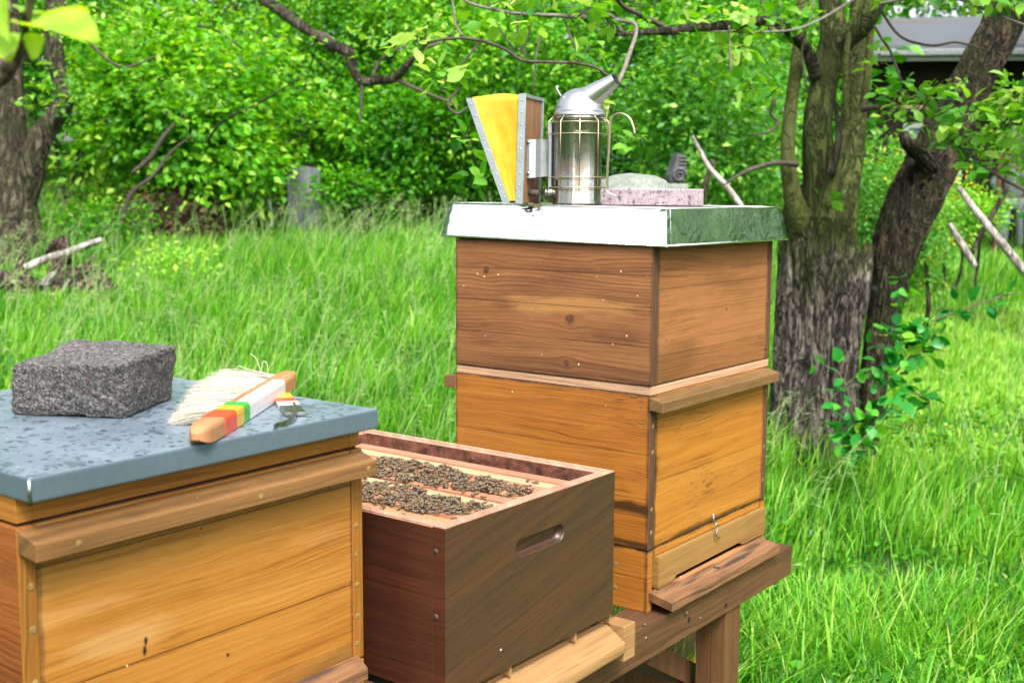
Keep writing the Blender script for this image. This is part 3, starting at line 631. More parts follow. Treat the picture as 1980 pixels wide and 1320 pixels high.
# front board with a milled handle
hx, hz, hw, hr = -.449, .2618, .064, .0145
def stadium(cx, cz, w, r, n=10):
    return [(cx+(w-r)+r*math.cos(a), cz+r*math.sin(a)) for a in np.linspace(-math.pi/2, math.pi/2, n)]+[(cx-(w-r)+r*math.cos(a), cz+r*math.sin(a)) for a in np.linspace(math.pi/2, 3*math.pi/2, n)]
outer = [(DX0, DZ0), (DX1, DZ0), (DX1, DZ1), (DX0, DZ1)]; inner = stadium(hx, hz, hw, hr)
pts = outer+inner; tess = tessellate_polygon([[Vector((x, z, 0)) for x, z in outer], [Vector((x, z, 0)) for x, z in inner]])
vs = [b.bm.verts.new((x, DY0, z)) for x, z in pts]
for a_ in tess:
    try: b.bm.faces.new([vs[i] for i in a_]).material_index = 1
    except ValueError: pass
n = len(inner); prev = vs[4:]
for k, (dy, sc_) in enumerate([(.003, .97), (.010, .86), (.013, .7)]):
    ring = [b.bm.verts.new((hx+(x-hx)*(1-(1-sc_)*.35), DY0+dy+(.000 if z < hz else -.004*k*.5), hz+(z-hz)*sc_)) for x, z in inner]
    for i in range(n): f = b.bm.faces.new((prev[i], prev[(i+1) % n], ring[(i+1) % n], ring[i])); f.material_index = 1; f.smooth = True
    prev = ring
f = b.bm.faces.new(prev); f.material_index = 1
bk = [b.bm.verts.new((x, DY0+t, z)) for x, z in outer]; b.bm.faces.new(bk[::-1]).material_index = 1
for i in range(4): b.bm.faces.new((vs[i], vs[(i+1) % 4], bk[(i+1) % 4], bk[i])).material_index = 1
for f in b.bm.faces:
    c = f.calc_center_median()
    if f.material_index == 1 and c.x < DX0+.0005: f.material_index = 0
    if c.z > DZ1-.0012: f.material_index = 2
    elif DX0+t-.001 < c.x < DX1-t+.001 and DY0+t-.001 < c.y < DY1-t+.001: f.material_index = 3
o = b.build('hive_box', [W_REDD, W_DARK, W_BARE, W_PROP], dark, normals=True)
# rounded, worn corner strip and the rebated rim
b = B(); zt = DZ1+.0008
b.box(DX0+.0005, DX0+t*.55, DY0+.001, DY1-.001, DZ1-.001, zt+.0012, .001); b.box(DX1-t*.55, DX1-.0005, DY0+.001, DY1-.001, DZ1-.001, zt+.0012, .001)
b.box(DX0+t*.56, DX1-t*.56, DY0+.0005, DY0+t*.5, DZ1-.001, zt+.0012, .001); b.box(DX0+t*.56, DX1-t*.56, DY1-t*.5, DY1-.001, DZ1-.001, zt+.0012, .001)
b.build('rim', W_BARE, dark)
for zz in (.296, .2015): nail((DX0-.0005, DY0+.017, zz), (-1, 0, 0), .0042, M_NAIL, dark, 'screw_head'); 
b = B(); b.box(DX0+.01, DX1-.004, DY0+.018, DY1-.01, .0005, .0665, .0012); b.build('bottom_board', W_TAN, dark)
b = B(); b.hexa([(DX0+.03, -.108, .018), (DX1+.008, -.098, .018), (DX1+.008, DY0+.0175, .02), (DX0+.03, DY0+.0175, .02), (DX0+.03, -.108, .037), (DX1+.008, -.098, .037), (DX1+.008, DY0+.0175, .0645), (DX0+.03, DY0+.0175, .0645)], .006)
b.build('landing_board', W_TAN, dark)
b = B(); b.box(DX1+.009, DX1+.045, -.092, -.05, -.0, .062, .0015); b.box(DX1-.002, DX1+.004, DY0+.005, DY0+.03, .067, .0838, .0005)
b.build('corner_block', W_TAN, dark)
for px_ in (-.345, -.52): 
    b = B(); b.box(px_, px_+.005, DY0+.004, DY0+.03, .0665, .0838, .0004); b.build('spacer_peg', W_TAN, dark)
b = B(); b.box(DX0+.012, DX0+.03, DY0+.02, DY1-.012, .0667, .0838, 0); b.box(DX1-.03, DX1-.012, DY0+.02, DY1-.012, .0667, .0838, 0); b.box(DX0+.031, DX1-.031, .3, .32, .0667, .0838, 0); b.build('floor_runner', M_BLACK, dark)  # runners coloured near-black, so the slot's shade is in their colour

# ---- frames, hanging in the open hive
M_WAX = simple('wax_comb_orange', (.5, .22, .08), .5, nscale=70, c2=(.22, .06, .03), bump=.6, bscale=150)
def barw(i, l, m, d): return wood('frame_wood_%s' % i, l, m, d, u=(0, 1, 0), v=(1, 0, .4), plank=.9, seam=0, stain=.3, rings=.3, rough=.6, dirt=(.4, .12, .07), cf=(.55, .48, .4))
BW = [barw('cream', (.85, .68, .48), (.74, .55, .36), (.55, .35, .2)), barw('salmon', (.75, .42, .3), (.62, .3, .2), (.4, .15, .09)), barw('tan', (.75, .5, .3), (.62, .38, .2), (.42, .2, .1))]
which = [0, 2, 1, 2, 0, 1, 2, 1, 0, 1]
place = ['first frame in the open hive, cream bar along the near left wall', 'second frame from the near left wall, its tan bar crowded with bees', 'third frame from the near left wall, reddish bar thick with bees',
         'fourth frame from the near left wall, tan bar partly clear of bees', 'fifth frame, cream bar between the two bands of bees', 'sixth frame, reddish bar under the far band of bees',
         'seventh frame, tan bar under the far band of bees', 'eighth frame, stained reddish bar beyond the bees', 'clean cream top bar standing out near the far right wall', 'last frame, salmon bar beside the stained far right wall']
FZ = DZ1-.0185
ix0 = DX0+t+.003; pitch = (DX1-DX0-2*t-.012)/10
FR = []
for i in range(10):
    xc = ix0+pitch*(i+.5); bw = .0125 if i not in (8,) else .0135
    fr = thing('honeycomb', place[i], 'comb frame', (xc, (DY0+DY1)/2, DZ0), 0, 'frames hanging in the open hive')
    dz = random.uniform(-.0012, .0012)+(.0015 if i == 8 else 0)
    b = B(); b.box(xc-bw, xc+bw, DY0+t+.0015, DY1-t-.0015, FZ-.018+dz, FZ+dz, .0012); b.build('top_bar', BW[which[i]], fr)
    b = B(); b.box(xc-.0115, xc+.0115, DY0+t+.012, DY1-t-.012, DZ0+.015, FZ-.019, 0)
    # ragged burr comb just under bar level, filling the gap to the next bar
    q = -1
    for k in range(46):
        yy = DY0+t+.012+(DY1-DY0-2*t-.024)*k/45
        if noise.noise(Vector((i*3.1, yy*9, 0))) > -.12:
            b.box(xc+bw-.001, xc+bw+pitch-2*bw+.001, yy, yy+.0112, FZ-.014, FZ-.006+.003*noise.noise(Vector((i, yy*40, 2))), .001, 0, 1)
    b.build('comb', M_WAX, fr)
# ================================================================== STAND
GZ = -.64
st = thing('hive_stand', 'brown wooden beam stand on square legs carrying all the hives', 'stand', (.28, 0, GZ))
for (y0, y1, x0, x1) in ((-.0355, .045, -1.95, .589), (.385, .465, -1.95, .575)):
    b = B(); b.box(x0, x1, y0, y1, -.0675, -.0006, .002); b.build('beam', W_RAIL, st)
for (x, y) in ((.278, -.028), (.278, .392), (-1.35, -.028), (-1.35, .392)):
    b = B(); b.box(x, x+.068, y, y+.068, GZ-.1, -.068, .002); b.build('leg', W_LEG, st)
b = B(); b.box(.29, .33, .041, .391, -.33, -.26, .002); b.build('cross_rail', W_LEG, st)
A = onp(1262, 1266, 1, .075); E2 = onp(1400, 1334, 1, .075); d = (E2-A)/np.linalg.norm(E2-A); pn = np.array([-d[2], 0, d[0]])*.024
b = B(); b.hexa([A-d*.03+pn*-1+np.array([0, -.012, 0]), E2-pn+np.array([0, -.012, 0]), E2-pn+np.array([0, .012, 0]), A-d*.03-pn+np.array([0, .012, 0]),
                 A-d*.03+pn+np.array([0, -.012, 0]), E2+pn+np.array([0, -.012, 0]), E2+pn+np.array([0, .012, 0]), A-d*.03+pn+np.array([0, .012, 0])], .001)
b.build('brace', W_LEG, st)
for (x, z) in ((.105, -.035), (.262, -.05)): nail((x, -.0355, z), (0, -1, 0), .006, M_BLACK, st, 'bolt_hole', .0008)
nail((-.06, -.0355, -.022), (0, -1, 0), .0025, M_STEEL, st, 'screw_head')
# yellow box below
yc = onp(1296, 1292, 1, .22); yw = onp(1422, 1300, 1, .22)[0]-yc[0]
cr = thing('hive_box', 'yellow wooden hive box on the grass under the stand behind the leg', 'box', (yc[0]+.2, .45, float(ground(yc[0]+.2, .45))))
W_YEL = wood('wood_yellow_paint', (.75, .42, .03), (.65, .33, .015), (.4, .17, .01), plank=.2, stain=.3, rings=.2)
zt_ = yc[2]; b = B()
for (x0, x1, y0, y1) in ((0, yw, 0, .02), (0, yw, .44, .46), (0, .02, .0205, .4395), (yw-.02, yw, .0205, .4395)):
    b.box(yc[0]+x0, yc[0]+x1, .22+y0, .22+y1, GZ-.02, zt_, .001)
b.build('wall', W_YEL, cr)
b = B(); b.box(yc[0]-.008, yc[0]+yw+.005, .212, .69, zt_+.001, zt_+.016, .001); b.build('lid', W_END, cr)

# ================================================================== THINGS ON THE NEAR HIVE
ZL = .4974
# granite cobble
g = G('granite_grey', .75, spec=.4)
v1 = g.vor(g.co(), 420, out='Color'); s3 = g.n('ShaderNodeSeparateColor'); g.L(v1, s3.inputs[0]); n1 = g.noise(g.co(), 28, 6, .8); n2 = g.noise(g.co(), 130, 5, .8)
sp = g.M('ADD', g.M('MULTIPLY', s3.outputs[0], .55), g.M('MULTIPLY', n2, .6))
c = g.ramp(sp, [(.32, (.03, .027, .025)), (.5, (.09, .082, .078)), (.66, (.165, .152, .148)), (.88, (.34, .33, .32))])
c = g.mix(g.M('MULTIPLY', g.ramp(g.noise(g.co(), 17, 3), [(.5, 0.0), (.7, 1.0)]), .35), c, (.06, .052, .022))
c = g.mix(g.ramp(g.noise(g.co(), 24, 2), [(.68, 0.0), (.76, .5)]), c, (.1, .035, .03))
g.col(c); g.bump(g.M('ADD', n1, n2), 1.0, .012); M_GRAN = g.m
def cobble(name, label, quad, z0, z1, topq, mat, seed=1.0, amp=.006, tagc='stone', sub=26, par=None):
    """rough block from a bottom and a top quadrilateral"""
    bot = [Vector((p[0], p[1], z0)) for p in quad]; top = [Vector((p[0], p[1], z1+(p[2] if len(p) > 2 else 0))) for p in topq]
    cen = sum(bot+top, Vector())/8; root = (cen.x, cen.y, z0)
    bm = bmesh.new(); bmesh.ops.create_cube(bm, size=2); bmesh.ops.subdivide_edges(bm, edges=bm.edges[:], cuts=sub, use_grid_fill=True)
    for v in bm.verts:
        x, y, z = [(q+1)/2 for q in v.co]
        def bl(Q): return Q[0]*(1-x)*(1-y)+Q[1]*x*(1-y)+Q[2]*x*y+Q[3]*(1-x)*y
        p = bl(bot)*(1-z)+bl(top)*z
        o = (p-cen); o.z *= 1.6; o.normalize()
        k = noise.noise(p*16+Vector((seed, 0, 0)))*1.0+noise.noise(p*42+Vector((0, seed, 0)))*.6+noise.noise(p*110)*.35+noise.noise(p*240)*.18
        e = sum(1 for q in (v.co.x, v.co.y, v.co.z) if abs(q) > .93)
        p += o*(k*amp-(.0022 if e >= 2 else 0)); p.z = max(p.z, z0-.0003)
        v.co = p-Vector(root)
    for f in bm.faces: f.smooth = False
    me = bpy.data.meshes.new(name); bm.to_mesh(me); bm.free(); me.materials.append(mat)
    o = bpy.data.objects.new(name, me); COL.objects.link(o); o.location = root; tag(o, label, tagc); return o
cobble('stone', 'rough dark grey granite block lying on the blue grey lid', [(-1.062, .348), (-.983, .203), (-.852, .285), (-.925, .425)], ZL, ZL+.073,
       [(-1.070, .318, -.004), (-1.008, .176, .002), (-.872, .243, .01), (-.925, .41, .012)], M_GRAN, 2.2, .0044, sub=44)

# bee brush
P0 = np.array([-1.036, -.006, ZL+.012]); P1 = np.array([-.675, .236, ZL+.014]); ax = P1-P0; LB = np.linalg.norm(ax); ax = ax/LB
px = np.array([-ax[1], ax[0], 0]); px /= np.linalg.norm(px); pz = np.cross(ax, px)
br = thing('bee_brush', 'bee brush with cream bristles and coloured tape bands on its wooden handle', 'brush', tuple(P0))
M_BW = wood('wood_brush_beech', (.72, .46, .3), (.6, .36, .22), (.42, .22, .13), u=tuple(ax), v=tuple(px), plank=.9, seam=0, stain=.25, rings=.3, rough=.5, dirt=(.3, .12, .08))
def tape(n, c): return simple('tape_'+n, c, .35, var=.08, nscale=90, spec=.5)
M_TR, M_TY, M_TG, M_TW = tape('red', (.8, .09, .03)), tape('yellow', (.78, .5, .04)), tape('green', (.06, .5, .06)), tape('white', (.88, .87, .85))
def hw(t):   # half width of the handle along its length
    return .0155*math.sqrt(max(.03, 1-(1-t/.1)**2)) if t < .1 else (.0155 if t < .9 else .0155-.005*((t-.9)/.1)**2)
def hprof(t, grow=0.0, lo=-1, hi=1):
    w = hw(t)+.0+grow; h = (.0105*math.sqrt(max(.12, 1-(1-t/.06)**2)) if t < .06 else .0105)+grow
    c = P0+ax*LB*t
    pts = [(lo*w, -h), (hi*w, -h), (hi*w, h*.45), (hi*w*.93, h*.8), (hi*w*.78, h), (lo*w*.78, h), (lo*w*.93, h*.8), (lo*w, h*.45)]
    return [c+px*a+pz*q for a, q in pts]
def loft(b, ts, fn, mat=0):
    rings = [[b.bm.verts.new(Vector(p)) for p in fn(t)] for t in ts]; n = len(rings[0])
    for r0, r1 in zip(rings, rings[1:]):
        for i in range(n): b.bm.faces.new((r0[i], r0[(i+1) % n], r1[(i+1) % n], r1[i])).material_index = mat
    b.bm.faces.new(rings[0][::-1]).material_index = mat; b.bm.faces.new(rings[-1]).material_index = mat
b = B(); loft(b, [0, .003, .008, .015, .024, .035, .05, .07, .1, .15, .3, .5, .7, .9, .95, .985, 1], hprof); b.build('handle', M_BW, br)
for nm, m, t0, t1 in (('tape_band', M_TR, .155, .255), ('tape_band', M_TY, .257, .325), ('tape_band', M_TG, .327, .385)):
    b = B(); loft(b, np.linspace(t0, t1, 4), lambda t: hprof(t, .0009)); b.build(nm, m, br)['label'] = m.name.replace('tape_', '')+' tape band'
def hwhite(t): 
    w = hw(t)+.0008; h = .0105+.0009; c = P0+ax*LB*t
    return [c+px*a+pz*q for a, q in [(-w, -h), (w*.1, -h), (w*.1, h), (-w*.86, h), (-w, h*.55)]]
b = B(); loft(b, np.linspace(.386, .80, 6), hwhite); b.build('painted_strip', M_TW, br)
# bristles
M_BRI = simple('bristle_cream', (.86, .8, .66), .5, var=.08, nscale=200)
V, T = [], []; nb = 5200
tt = rng.uniform(.30, .985, nb); ll = .056+.042*sstep(.3, .8, tt)+rng.normal(size=nb)*.0042+.004*np.sin(tt*60)
wvt = .014*np.sin(tt*75+1)+.02*np.sin(tt*41)
base = P0+np.outer(tt*LB, ax)+px*.0165+np.outer(rng.uniform(-.006, .006, nb), pz)
dirs = px[None]+np.outer(-.28+.6*tt+rng.normal(size=nb)*.035+wvt, ax)+np.outer(rng.normal(size=nb)*.045+.02+.1*tt, pz)
dirs /= np.linalg.norm(dirs, axis=1)[:, None]
sidev = np.cross(dirs, rand_unit(nb)); sidev /= np.linalg.norm(sidev, axis=1)[:, None]
rows = []
for k, f in enumerate((0, .4, .75, 1)):
    c = base+dirs*(ll*f)[:, None]; c[:, 2] -= .012*f*f; c += np.outer(-.006*f*f*np.ones(nb), ax)
    c[:, 2] = np.maximum(c[:, 2], ZL+.0012); wdt = .0004*(1-.6*f)
    if k < 3: rows += [c+sidev*wdt, c-sidev*wdt]
    else: rows += [c]
q = np.stack(rows, 1); bI = (np.arange(nb)*7)[:, None]
T = np.concatenate([bI+np.array([t]) for t in ([0, 2, 3], [0, 3, 1], [2, 4, 5], [2, 5, 3], [4, 6, 5])])
tri_mesh('bristles', q.reshape(-1, 3), T, M_BRI, parent=br)
for (uv, z) in (([(505, 725), (500, 705), (493, 690), (484, 684)], .535), ([(505, 722), (508, 700), (516, 702), (518, 722)], .53), ([(455, 715), (462, 707), (474, 712), (500, 718), (515, 722)], .53)):
    pts = [onp(u, v, 2, .53)*1.0 for u, v in uv]
    c0 = onp(uv[0][0], uv[0][1], 2, .525); D0 = float((c0-CAM)@FW)
    b = B(); b.tube([at(u, v, D0) for u, v in uv], .0005, 5, sub=4); b.build('loose_bristle', M_BRI, br)
# hive tool under the brush
tl = thing('hive_tool', 'steel hive tool with a hooked end and taped handle under the brush', 'hive tool', (-.82, .09, ZL))
Q0 = np.array([-.905, .000, 0]); a0 = np.array([-.708, .235, ZL+.0035]); a1 = np.array([-.835, .046, ZL+.0035]); ta = (a1-a0)/np.linalg.norm(a1-a0); ts = np.array([-ta[1], ta[0], 0]); LT = np.linalg.norm(a1-a0)
M_TOOL = simple('tool_steel', (.35, .35, .33), .3, 1.0, nscale=60)
def seg_(t0, t1, grow, nm, m, lab=None):
    b = B(); c = [a0+ta*LT*t0, a0+ta*LT*t1]; w = .0135+grow; h = .0022+grow
    b.hexa([c[0]-ts*w-np.array([0, 0, h]), c[1]-ts*w-np.array([0, 0, h]), c[1]+ts*w-np.array([0, 0, h]), c[0]+ts*w-np.array([0, 0, h]),
            c[0]-ts*w+np.array([0, 0, h]), c[1]-ts*w+np.array([0, 0, h]), c[1]+ts*w+np.array([0, 0, h]), c[0]+ts*w+np.array([0, 0, h])], .0005)
    o = b.build(nm, m, tl)
    if lab: o['label'] = lab
seg_(0, 1, 0, 'blade', M_TOOL); seg_(.3, .5, .0007, 'tape_band', M_TY, 'yellow tape band'); seg_(.502, .62, .0007, 'tape_band', M_TR, 'red tape band'); seg_(.622, .74, .0007, 'tape_band', M_TW, 'white tape band')
b = B(); hk = [onp(u, v, 2, ZL+.004) for u, v in ((568, 788), (573, 800), (568, 812), (552, 819), (538, 821), (530, 824))]
up_ = np.array([0, 0, .0085]); 
for i in range(len(hk)-1):
    p, q_ = hk[i], hk[i+1]; n_ = np.cross(q_-p, [0, 0, 1]); n_ = n_/np.linalg.norm(n_)*.0016*(1-.08*i)
    hA, hB = up_*(1-.14*i), up_*(1-.14*(i+1))
    b.hexa([p-n_-up_*.3, q_-n_-up_*.3, q_+n_-up_*.3, p+n_-up_*.3, p-n_+hA, q_-n_+hB, q_+n_+hB, p+n_+hA], .0004)
b.build('hook', M_TOOL, tl)

# ================================================================== THINGS ON THE TALL HIVE
yaw = math.atan2(R2[1], R2[0])-R_(20)     # the smoker's own x axis runs from bellows to can
CP = np.array([.058, .21]); ZS = LZ1+.0013+(CP[1]+.05)*.012
sm = thing('bee_smoker', 'steel bee smoker with yellow bellows and wire guard on the silver lid', 'smoker', (CP[0], CP[1], ZS), yaw)
SM = Matrix.LocRotScale(sm.location, sm.rotation_euler, None)
def S(x, y, z): return SM @ Vector((x, y, z))
def SD(x, y, z): return SM.to_3x3() @ Vector((x, y, z))
M_CAN = G('steel_can_polished', .16, 1.0); g = M_CAN
th = g.noise(g.map((28, 28, 1.2)), 1.4, 2, .5); fn = g.noise(g.co(), 55, 5, .7)
g.col(g.mix(g.ramp(fn, [(.45, 0.0), (.7, .85)]), g.ramp(th, [(.35, (.24, .25, .22)), (.6, (.45, .47, .43))]), (.35, .2, .13))); g.rough(g.ramp(fn, [(.3, .13), (.7, .35)])); g.bump(th, .7, .012); M_CAN = g.m
M_DOME = simple('steel_dome_brushed', (.62, .63, .64), .33, 1.0, var=.1, nscale=18)
M_WIRE = simple('wire_brass_zinc', (.55, .49, .33), .32, 1.0, var=.15, nscale=80)
M_ZEDGE = simple('zinc_edge_strip', (.45, .5, .52), .42, .75, nscale=50)
g = G('vinyl_yellow', .42, spec=.4); n1 = g.noise(g.co(), 14, 4, .6); n2 = g.noise(g.map((1, 1, .25)), 60, 5, .75)
g.col(g.mix(g.ramp(n2, [(.56, 0.0), (.72, .55)]), g.ramp(n1, [(.3, (.5, .315, .012)), (.7, (.43, .26, .01))]), (.16, .09, .02))); g.bump(g.M('ADD', n1, g.M('MULTIPLY', n2, .3)), .5, .006); M_YEL = g.m
M_BOARD = wood('wood_bellows_board', (.5, .33, .23), (.4, .26, .18), (.24, .14, .09), u=(0, 0, 1), v=(0, 1, 0), plank=.9, seam=0, stain=.5, rings=.6, rough=.65, dirt=(.1, .06, .04))
CR = .0475
b = B(); b.lathe([(0, .001), (CR+.001, .001), (CR+.0015, .003), (CR+.001, .006), (CR, .008), (CR, .166), (CR+.001, .168), (CR+.001, .171), (CR-.004, .1715), (0, .1715)], S(0, 0, 0), (0, 0, 1), 56); b.build('can', M_CAN, sm)
b = B(); pr_ = [(CR+.003, .172), (CR+.0035, .176), (CR+.001, .180)]
for a in np.linspace(0, math.pi/2, 12): pr_.append(((CR+.0005)*math.cos(a), .180+.047*math.sin(a)))
pr_[-1] = (0, .227); b.lathe(pr_, S(.001, 0, 0), (.02, 0, 1), 56); dome = b.build('dome_lid', M_DOME, sm)
b = B(); b.tube([S(.020, -.003, .2045), S(.078, -.012, .240)], [.0255, .0125], 28, caps=False); b.tube([S(.020, -.003, .2045), S(.078, -.012, .240)], [.0243, .0113], 28, caps=False); b.build('spout', M_DOME, sm)
b = B(); b.tube([S(-.029, -.02, .21), S(-.036, -.022, .222), S(-.038, -.022, .229), S(-.034, -.022, .2265)], .0018, 8, sub=4); b.build('lid_handle', M_DOME, sm)
# wire guard
WR = .0605; cg = B()
for z in (.1585, .1365, .0535, .034): cg.tube([S(WR*math.cos(a), WR*math.sin(a), z+.001*math.cos(a+1)) for a in np.linspace(-math.pi*.98, math.pi*.62, 40)], .0011, 6)
for a in np.linspace(-math.pi*.98, math.pi*.6, 9):
    c_, s_ = math.cos(a), math.sin(a)
    cg.tube([S((WR+.0015)*c_, (WR+.0015)*s_, .028), S((WR+.0015)*c_, (WR+.0015)*s_, .160), S((WR-.010)*c_, (WR-.010)*s_, .172)], .0011, 6)
cg.build('wire_guard', M_WIRE, sm)
b = B()
for dy in (-.0035, .0035):
    b.tube([S(WR+.022, dy-.012, .018), S(WR+.006, dy-.012, .026), S(WR+.003, dy-.012, .04), S(WR+.006, dy-.012, .1), S(WR+.008, dy-.012, .155), S(WR+.012, dy-.012, .170), S(WR+.028, dy-.012, .176), S(WR+.045, dy-.012, .168), S(WR+.054, dy-.012, .150), S(WR+.057, dy-.012, .136)], .0013, 8, sub=5)
b.tube([S(.045, -.01, .172), S(.056, -.012, .167), S(.062, -.012, .169), S(.064, -.012, .19)], .001, 6, sub=3)
b.build('hook', M_WIRE, sm)
# bellows: hinge at the bottom, two boards opening upwards, leather between
BX = -.112; HB = .213; BWD = .054
hb = (-.116, .004); tr_ = (-.107, HB); tl_ = (-.215, HB-.005)
def board(xb, xt, zt, nm):
    b = B(); dx = .008
    v = [(xb-dx/2, -BWD, .004), (xb+dx/2, -BWD, .004), (xb+dx/2, BWD, .004), (xb-dx/2, BWD, .004), (xt-dx/2, -BWD, zt), (xt+dx/2, -BWD, zt), (xt+dx/2, BWD, zt), (xt-dx/2, BWD, zt)]
    b.hexa([S(*q) for q in v], .0012); return b.build(nm, M_BOARD, sm)
bd = board(-.102, -.096, HB, 'bellows_board'); board(-.128, -.207, HB-.006, 'bellows_board')
for (xb, xt, zt) in ((-.102, -.096, HB), (-.128, -.207, HB-.006)):
    b = B()
    for sy in (-1, 1):
        y = sy*(BWD+.0012); wd = .0075
        b.hexa([S(xb-wd, y-.0008, .002), S(xb+wd, y-.0008, .002), S(xb+wd, y+.0008, .002), S(xb-wd, y+.0008, .002), S(xt-wd, y-.0008, zt+.001), S(xt+wd, y-.0008, zt+.001), S(xt+wd, y+.0008, zt+.001), S(xt-wd, y+.0008, zt+.001)], .0003)
        so_ = 1 if xb > -.11 else -1
        b.hexa([S(xb+so_*.0052-.0008, y-sy*.007, .003), S(xb+so_*.0052+.0008, y-sy*.007, .003), S(xb+so_*.0052+.0008, y, .003), S(xb+so_*.0052-.0008, y, .003), S(xt+so_*.0052-.0008, y-sy*.007, zt), S(xt+so_*.0052+.0008, y-sy*.007, zt), S(xt+so_*.0052+.0008, y, zt), S(xt+so_*.0052-.0008, y, zt)], 0)
    b.box(0, 1, 0, 1, 0, 1, 0, M=SM @ Matrix.Translation((xt-.0068, -BWD, zt-.006)) @ Matrix.Diagonal((.0136, 2*BWD, .0068, 1)))
    b.build('metal_edging', M_ZEDGE, sm)
    for k in range(9):
        f = (k+.5)/9; nail(tuple(S(xb+(xt-xb)*f, -BWD-.002, .004+(zt-.004)*f)), tuple(SD(0, -1, 0)), .0016, M_STEEL, sm, 'tack')
b = B()      # leather, bulging at the top, with side folds
nseg = 14
def lw(t, s): # left / right x at height fraction t
    xr = -.102+(.006)*t-.005; xl = -.128-.079*t+.005; return xl+(xr-xl)*s
for sy in (-1, 1):
    gr = [[b.bm.verts.new(S(lw(t, s), sy*(BWD-.0015-.010*math.sin(math.pi*s)*t*.6+.002*noise.noise(Vector((s*4, t*6, sy)))), .004+(HB-.007)*t+(.004*math.sin(math.pi*s)*(t > .99)))) for s in np.linspace(0, 1, nseg)] for t in np.linspace(0.02, 1, 20)]
    for i in range(19):
        for j in range(nseg-1): b.bm.faces.new((gr[i][j], gr[i][j+1], gr[i+1][j+1], gr[i+1][j])).smooth = True
    if sy == -1: g0 = gr
for j in range(nseg-1):
    n_ = 8; prev = [g0[-1][j], g0[-1][j+1]]
    for k in range(1, n_+1):
        f = k/n_
        if k == n_: cur = [gr[-1][j], gr[-1][j+1]]
        else:
            cur = []
            for q in (0, 1):
                p = g0[-1][j+q].co*(1-f)+gr[-1][j+q].co*f; s_ = (j+q)/(nseg-1)
                p = p+Vector((0, 0, .006*math.sin(math.pi*s_)*math.sin(math.pi*f))); cur.append(b.bm.verts.new(p))
        b.bm.faces.new((prev[0], prev[1], cur[1], cur[0])).smooth = True; prev = cur
b.build('bellows_leather', M_YEL, sm, weld=True)
# bracket and nozzle
b = B()
prof_ = [(-.096, -.030), (-.090, -.031), (-.078, -.026), (-.066, -.030), (-.058, -.022), (-.052, -.012)]
for (xa, ya), (xb_, yb) in zip(prof_, prof_[1:]):
    z0a, z0b = .052+.10*(xa+.096), .052+.10*(xb_+.096)
    b.hexa([S(xa, ya, z0a), S(xb_, yb, z0b), S(xb_, yb+.0012, z0b), S(xa, ya+.0012, z0a), S(xa, ya, .128), S(xb_, yb, .128), S(xb_, yb+.0012, .128), S(xa, ya+.0012, .128)], 0)
b.hexa([S(-.054, -.02, .035), S(-.0480, -.02, .035), S(-.0480, .02, .035), S(-.054, .02, .035), S(-.054, -.02, .162), S(-.0480, -.02, .162), S(-.0480, .02, .162), S(-.054, .02, .162)], .0005)
b.build('bracket', M_ZEDGE, sm, weld=True)
for z in (.062, .122): nail(tuple(S(-.0915, -.0315, z)), tuple(SD(0, -1, 0)), .003, M_STEEL, sm, 'rivet', .002)
b = B(); b.tube([S(-.095, -.012, .024), S(-.074, -.012, .024)], .0065, 16); b.build('bellows_nozzle', M_TWIG, sm)
b = B(); b.tube([S(-.064, -.012, .024), S(-.044, -.010, .024)], .0095, 16, caps=True); b.tube([S(-.060, -.012, .024), S(-.057, -.012, .024)], .0112, 16); b.build('air_inlet', M_STEEL, sm)

# pink granite slab and the round stone
g = G('granite_pink', .42, spec=.5)
v1 = g.noise(g.co(), 95, 4, .75); v2 = g.noise(g.co(), 210, 3, .7); v3 = g.noise(g.co(), 60, 3)
c = g.ramp(v3, [(.35, (.22, .165, .18)), (.6, (.3, .245, .265))]); c = g.mix(g.ramp(v2, [(.5, 0.0), (.6, .7)]), c, (.14, .12, .15)); c = g.mix(g.ramp(v1, [(.55, 0.0), (.6, .92)]), c, (.03, .028, .045)); g.col(c); M_PINK = g.m
sl_c = (lambda p: p)(at(1251, 398, 2.43)); zs = LZ1+.0015+(sl_c[1]+.05)*.012
slab = thing('granite_slab', 'flat pink speckled granite slab on the silver lid beside the smoker', 'stone slab', (sl_c[0], sl_c[1], zs), math.atan2(R2[1], R2[0])+R_(1))
MS = wm(slab); b = B(); b.box(-.128, .118, 0, .12, 0, .0345, .0018, M=MS); b.build('slab', M_PINK, slab)
bpy.data.objects.remove(bpy.data.objects[slab.children[0].name]) if False else None
g = G('stone_grey_green', .7); n1 = g.noise(g.co(), 60, 5, .8); g.col(g.mix(g.ramp(g.noise(g.co(), 200, 3, .8), [(.55, 0.0), (.65, .8)]), g.ramp(n1, [(.35, (.1, .12, .1)), (.65, (.19, .21, .18))]), (.05, .06, .05))); g.bump(n1, .4, .004); M_RST = g.m
rc = at(1222, 392, 2.56)
b = B(); bmesh.ops.create_icosphere(b.bm, subdivisions=5, radius=1)
for v in b.bm.verts:
    p = v.co.copy(); k = 1+.07*noise.noise(p*1.5)+.02*noise.noise(p*6)
    p = Vector((p.x*.098*k, p.y*.075*k, max(p.z, -.35)*.044*k)); v.co = Matrix.Rotation(math.atan2(R2[1], R2[0]), 3, 'Z') @ p+Vector((rc[0], rc[1], LZ1+.0205+.005))
for f in b.bm.faces: f.smooth = True
zr = b
rs = thing('tmp', 'x', 'x'); bpy.data.objects.remove(rs)
for v in b.bm.verts: v.co -= Vector((rc[0], rc[1], LZ1))
o = b.build('stone', M_RST); o.location = (rc[0], rc[1], LZ1+.003); tag(o, 'low rounded grey green stone behind the pink slab on the silver lid', 'stone')

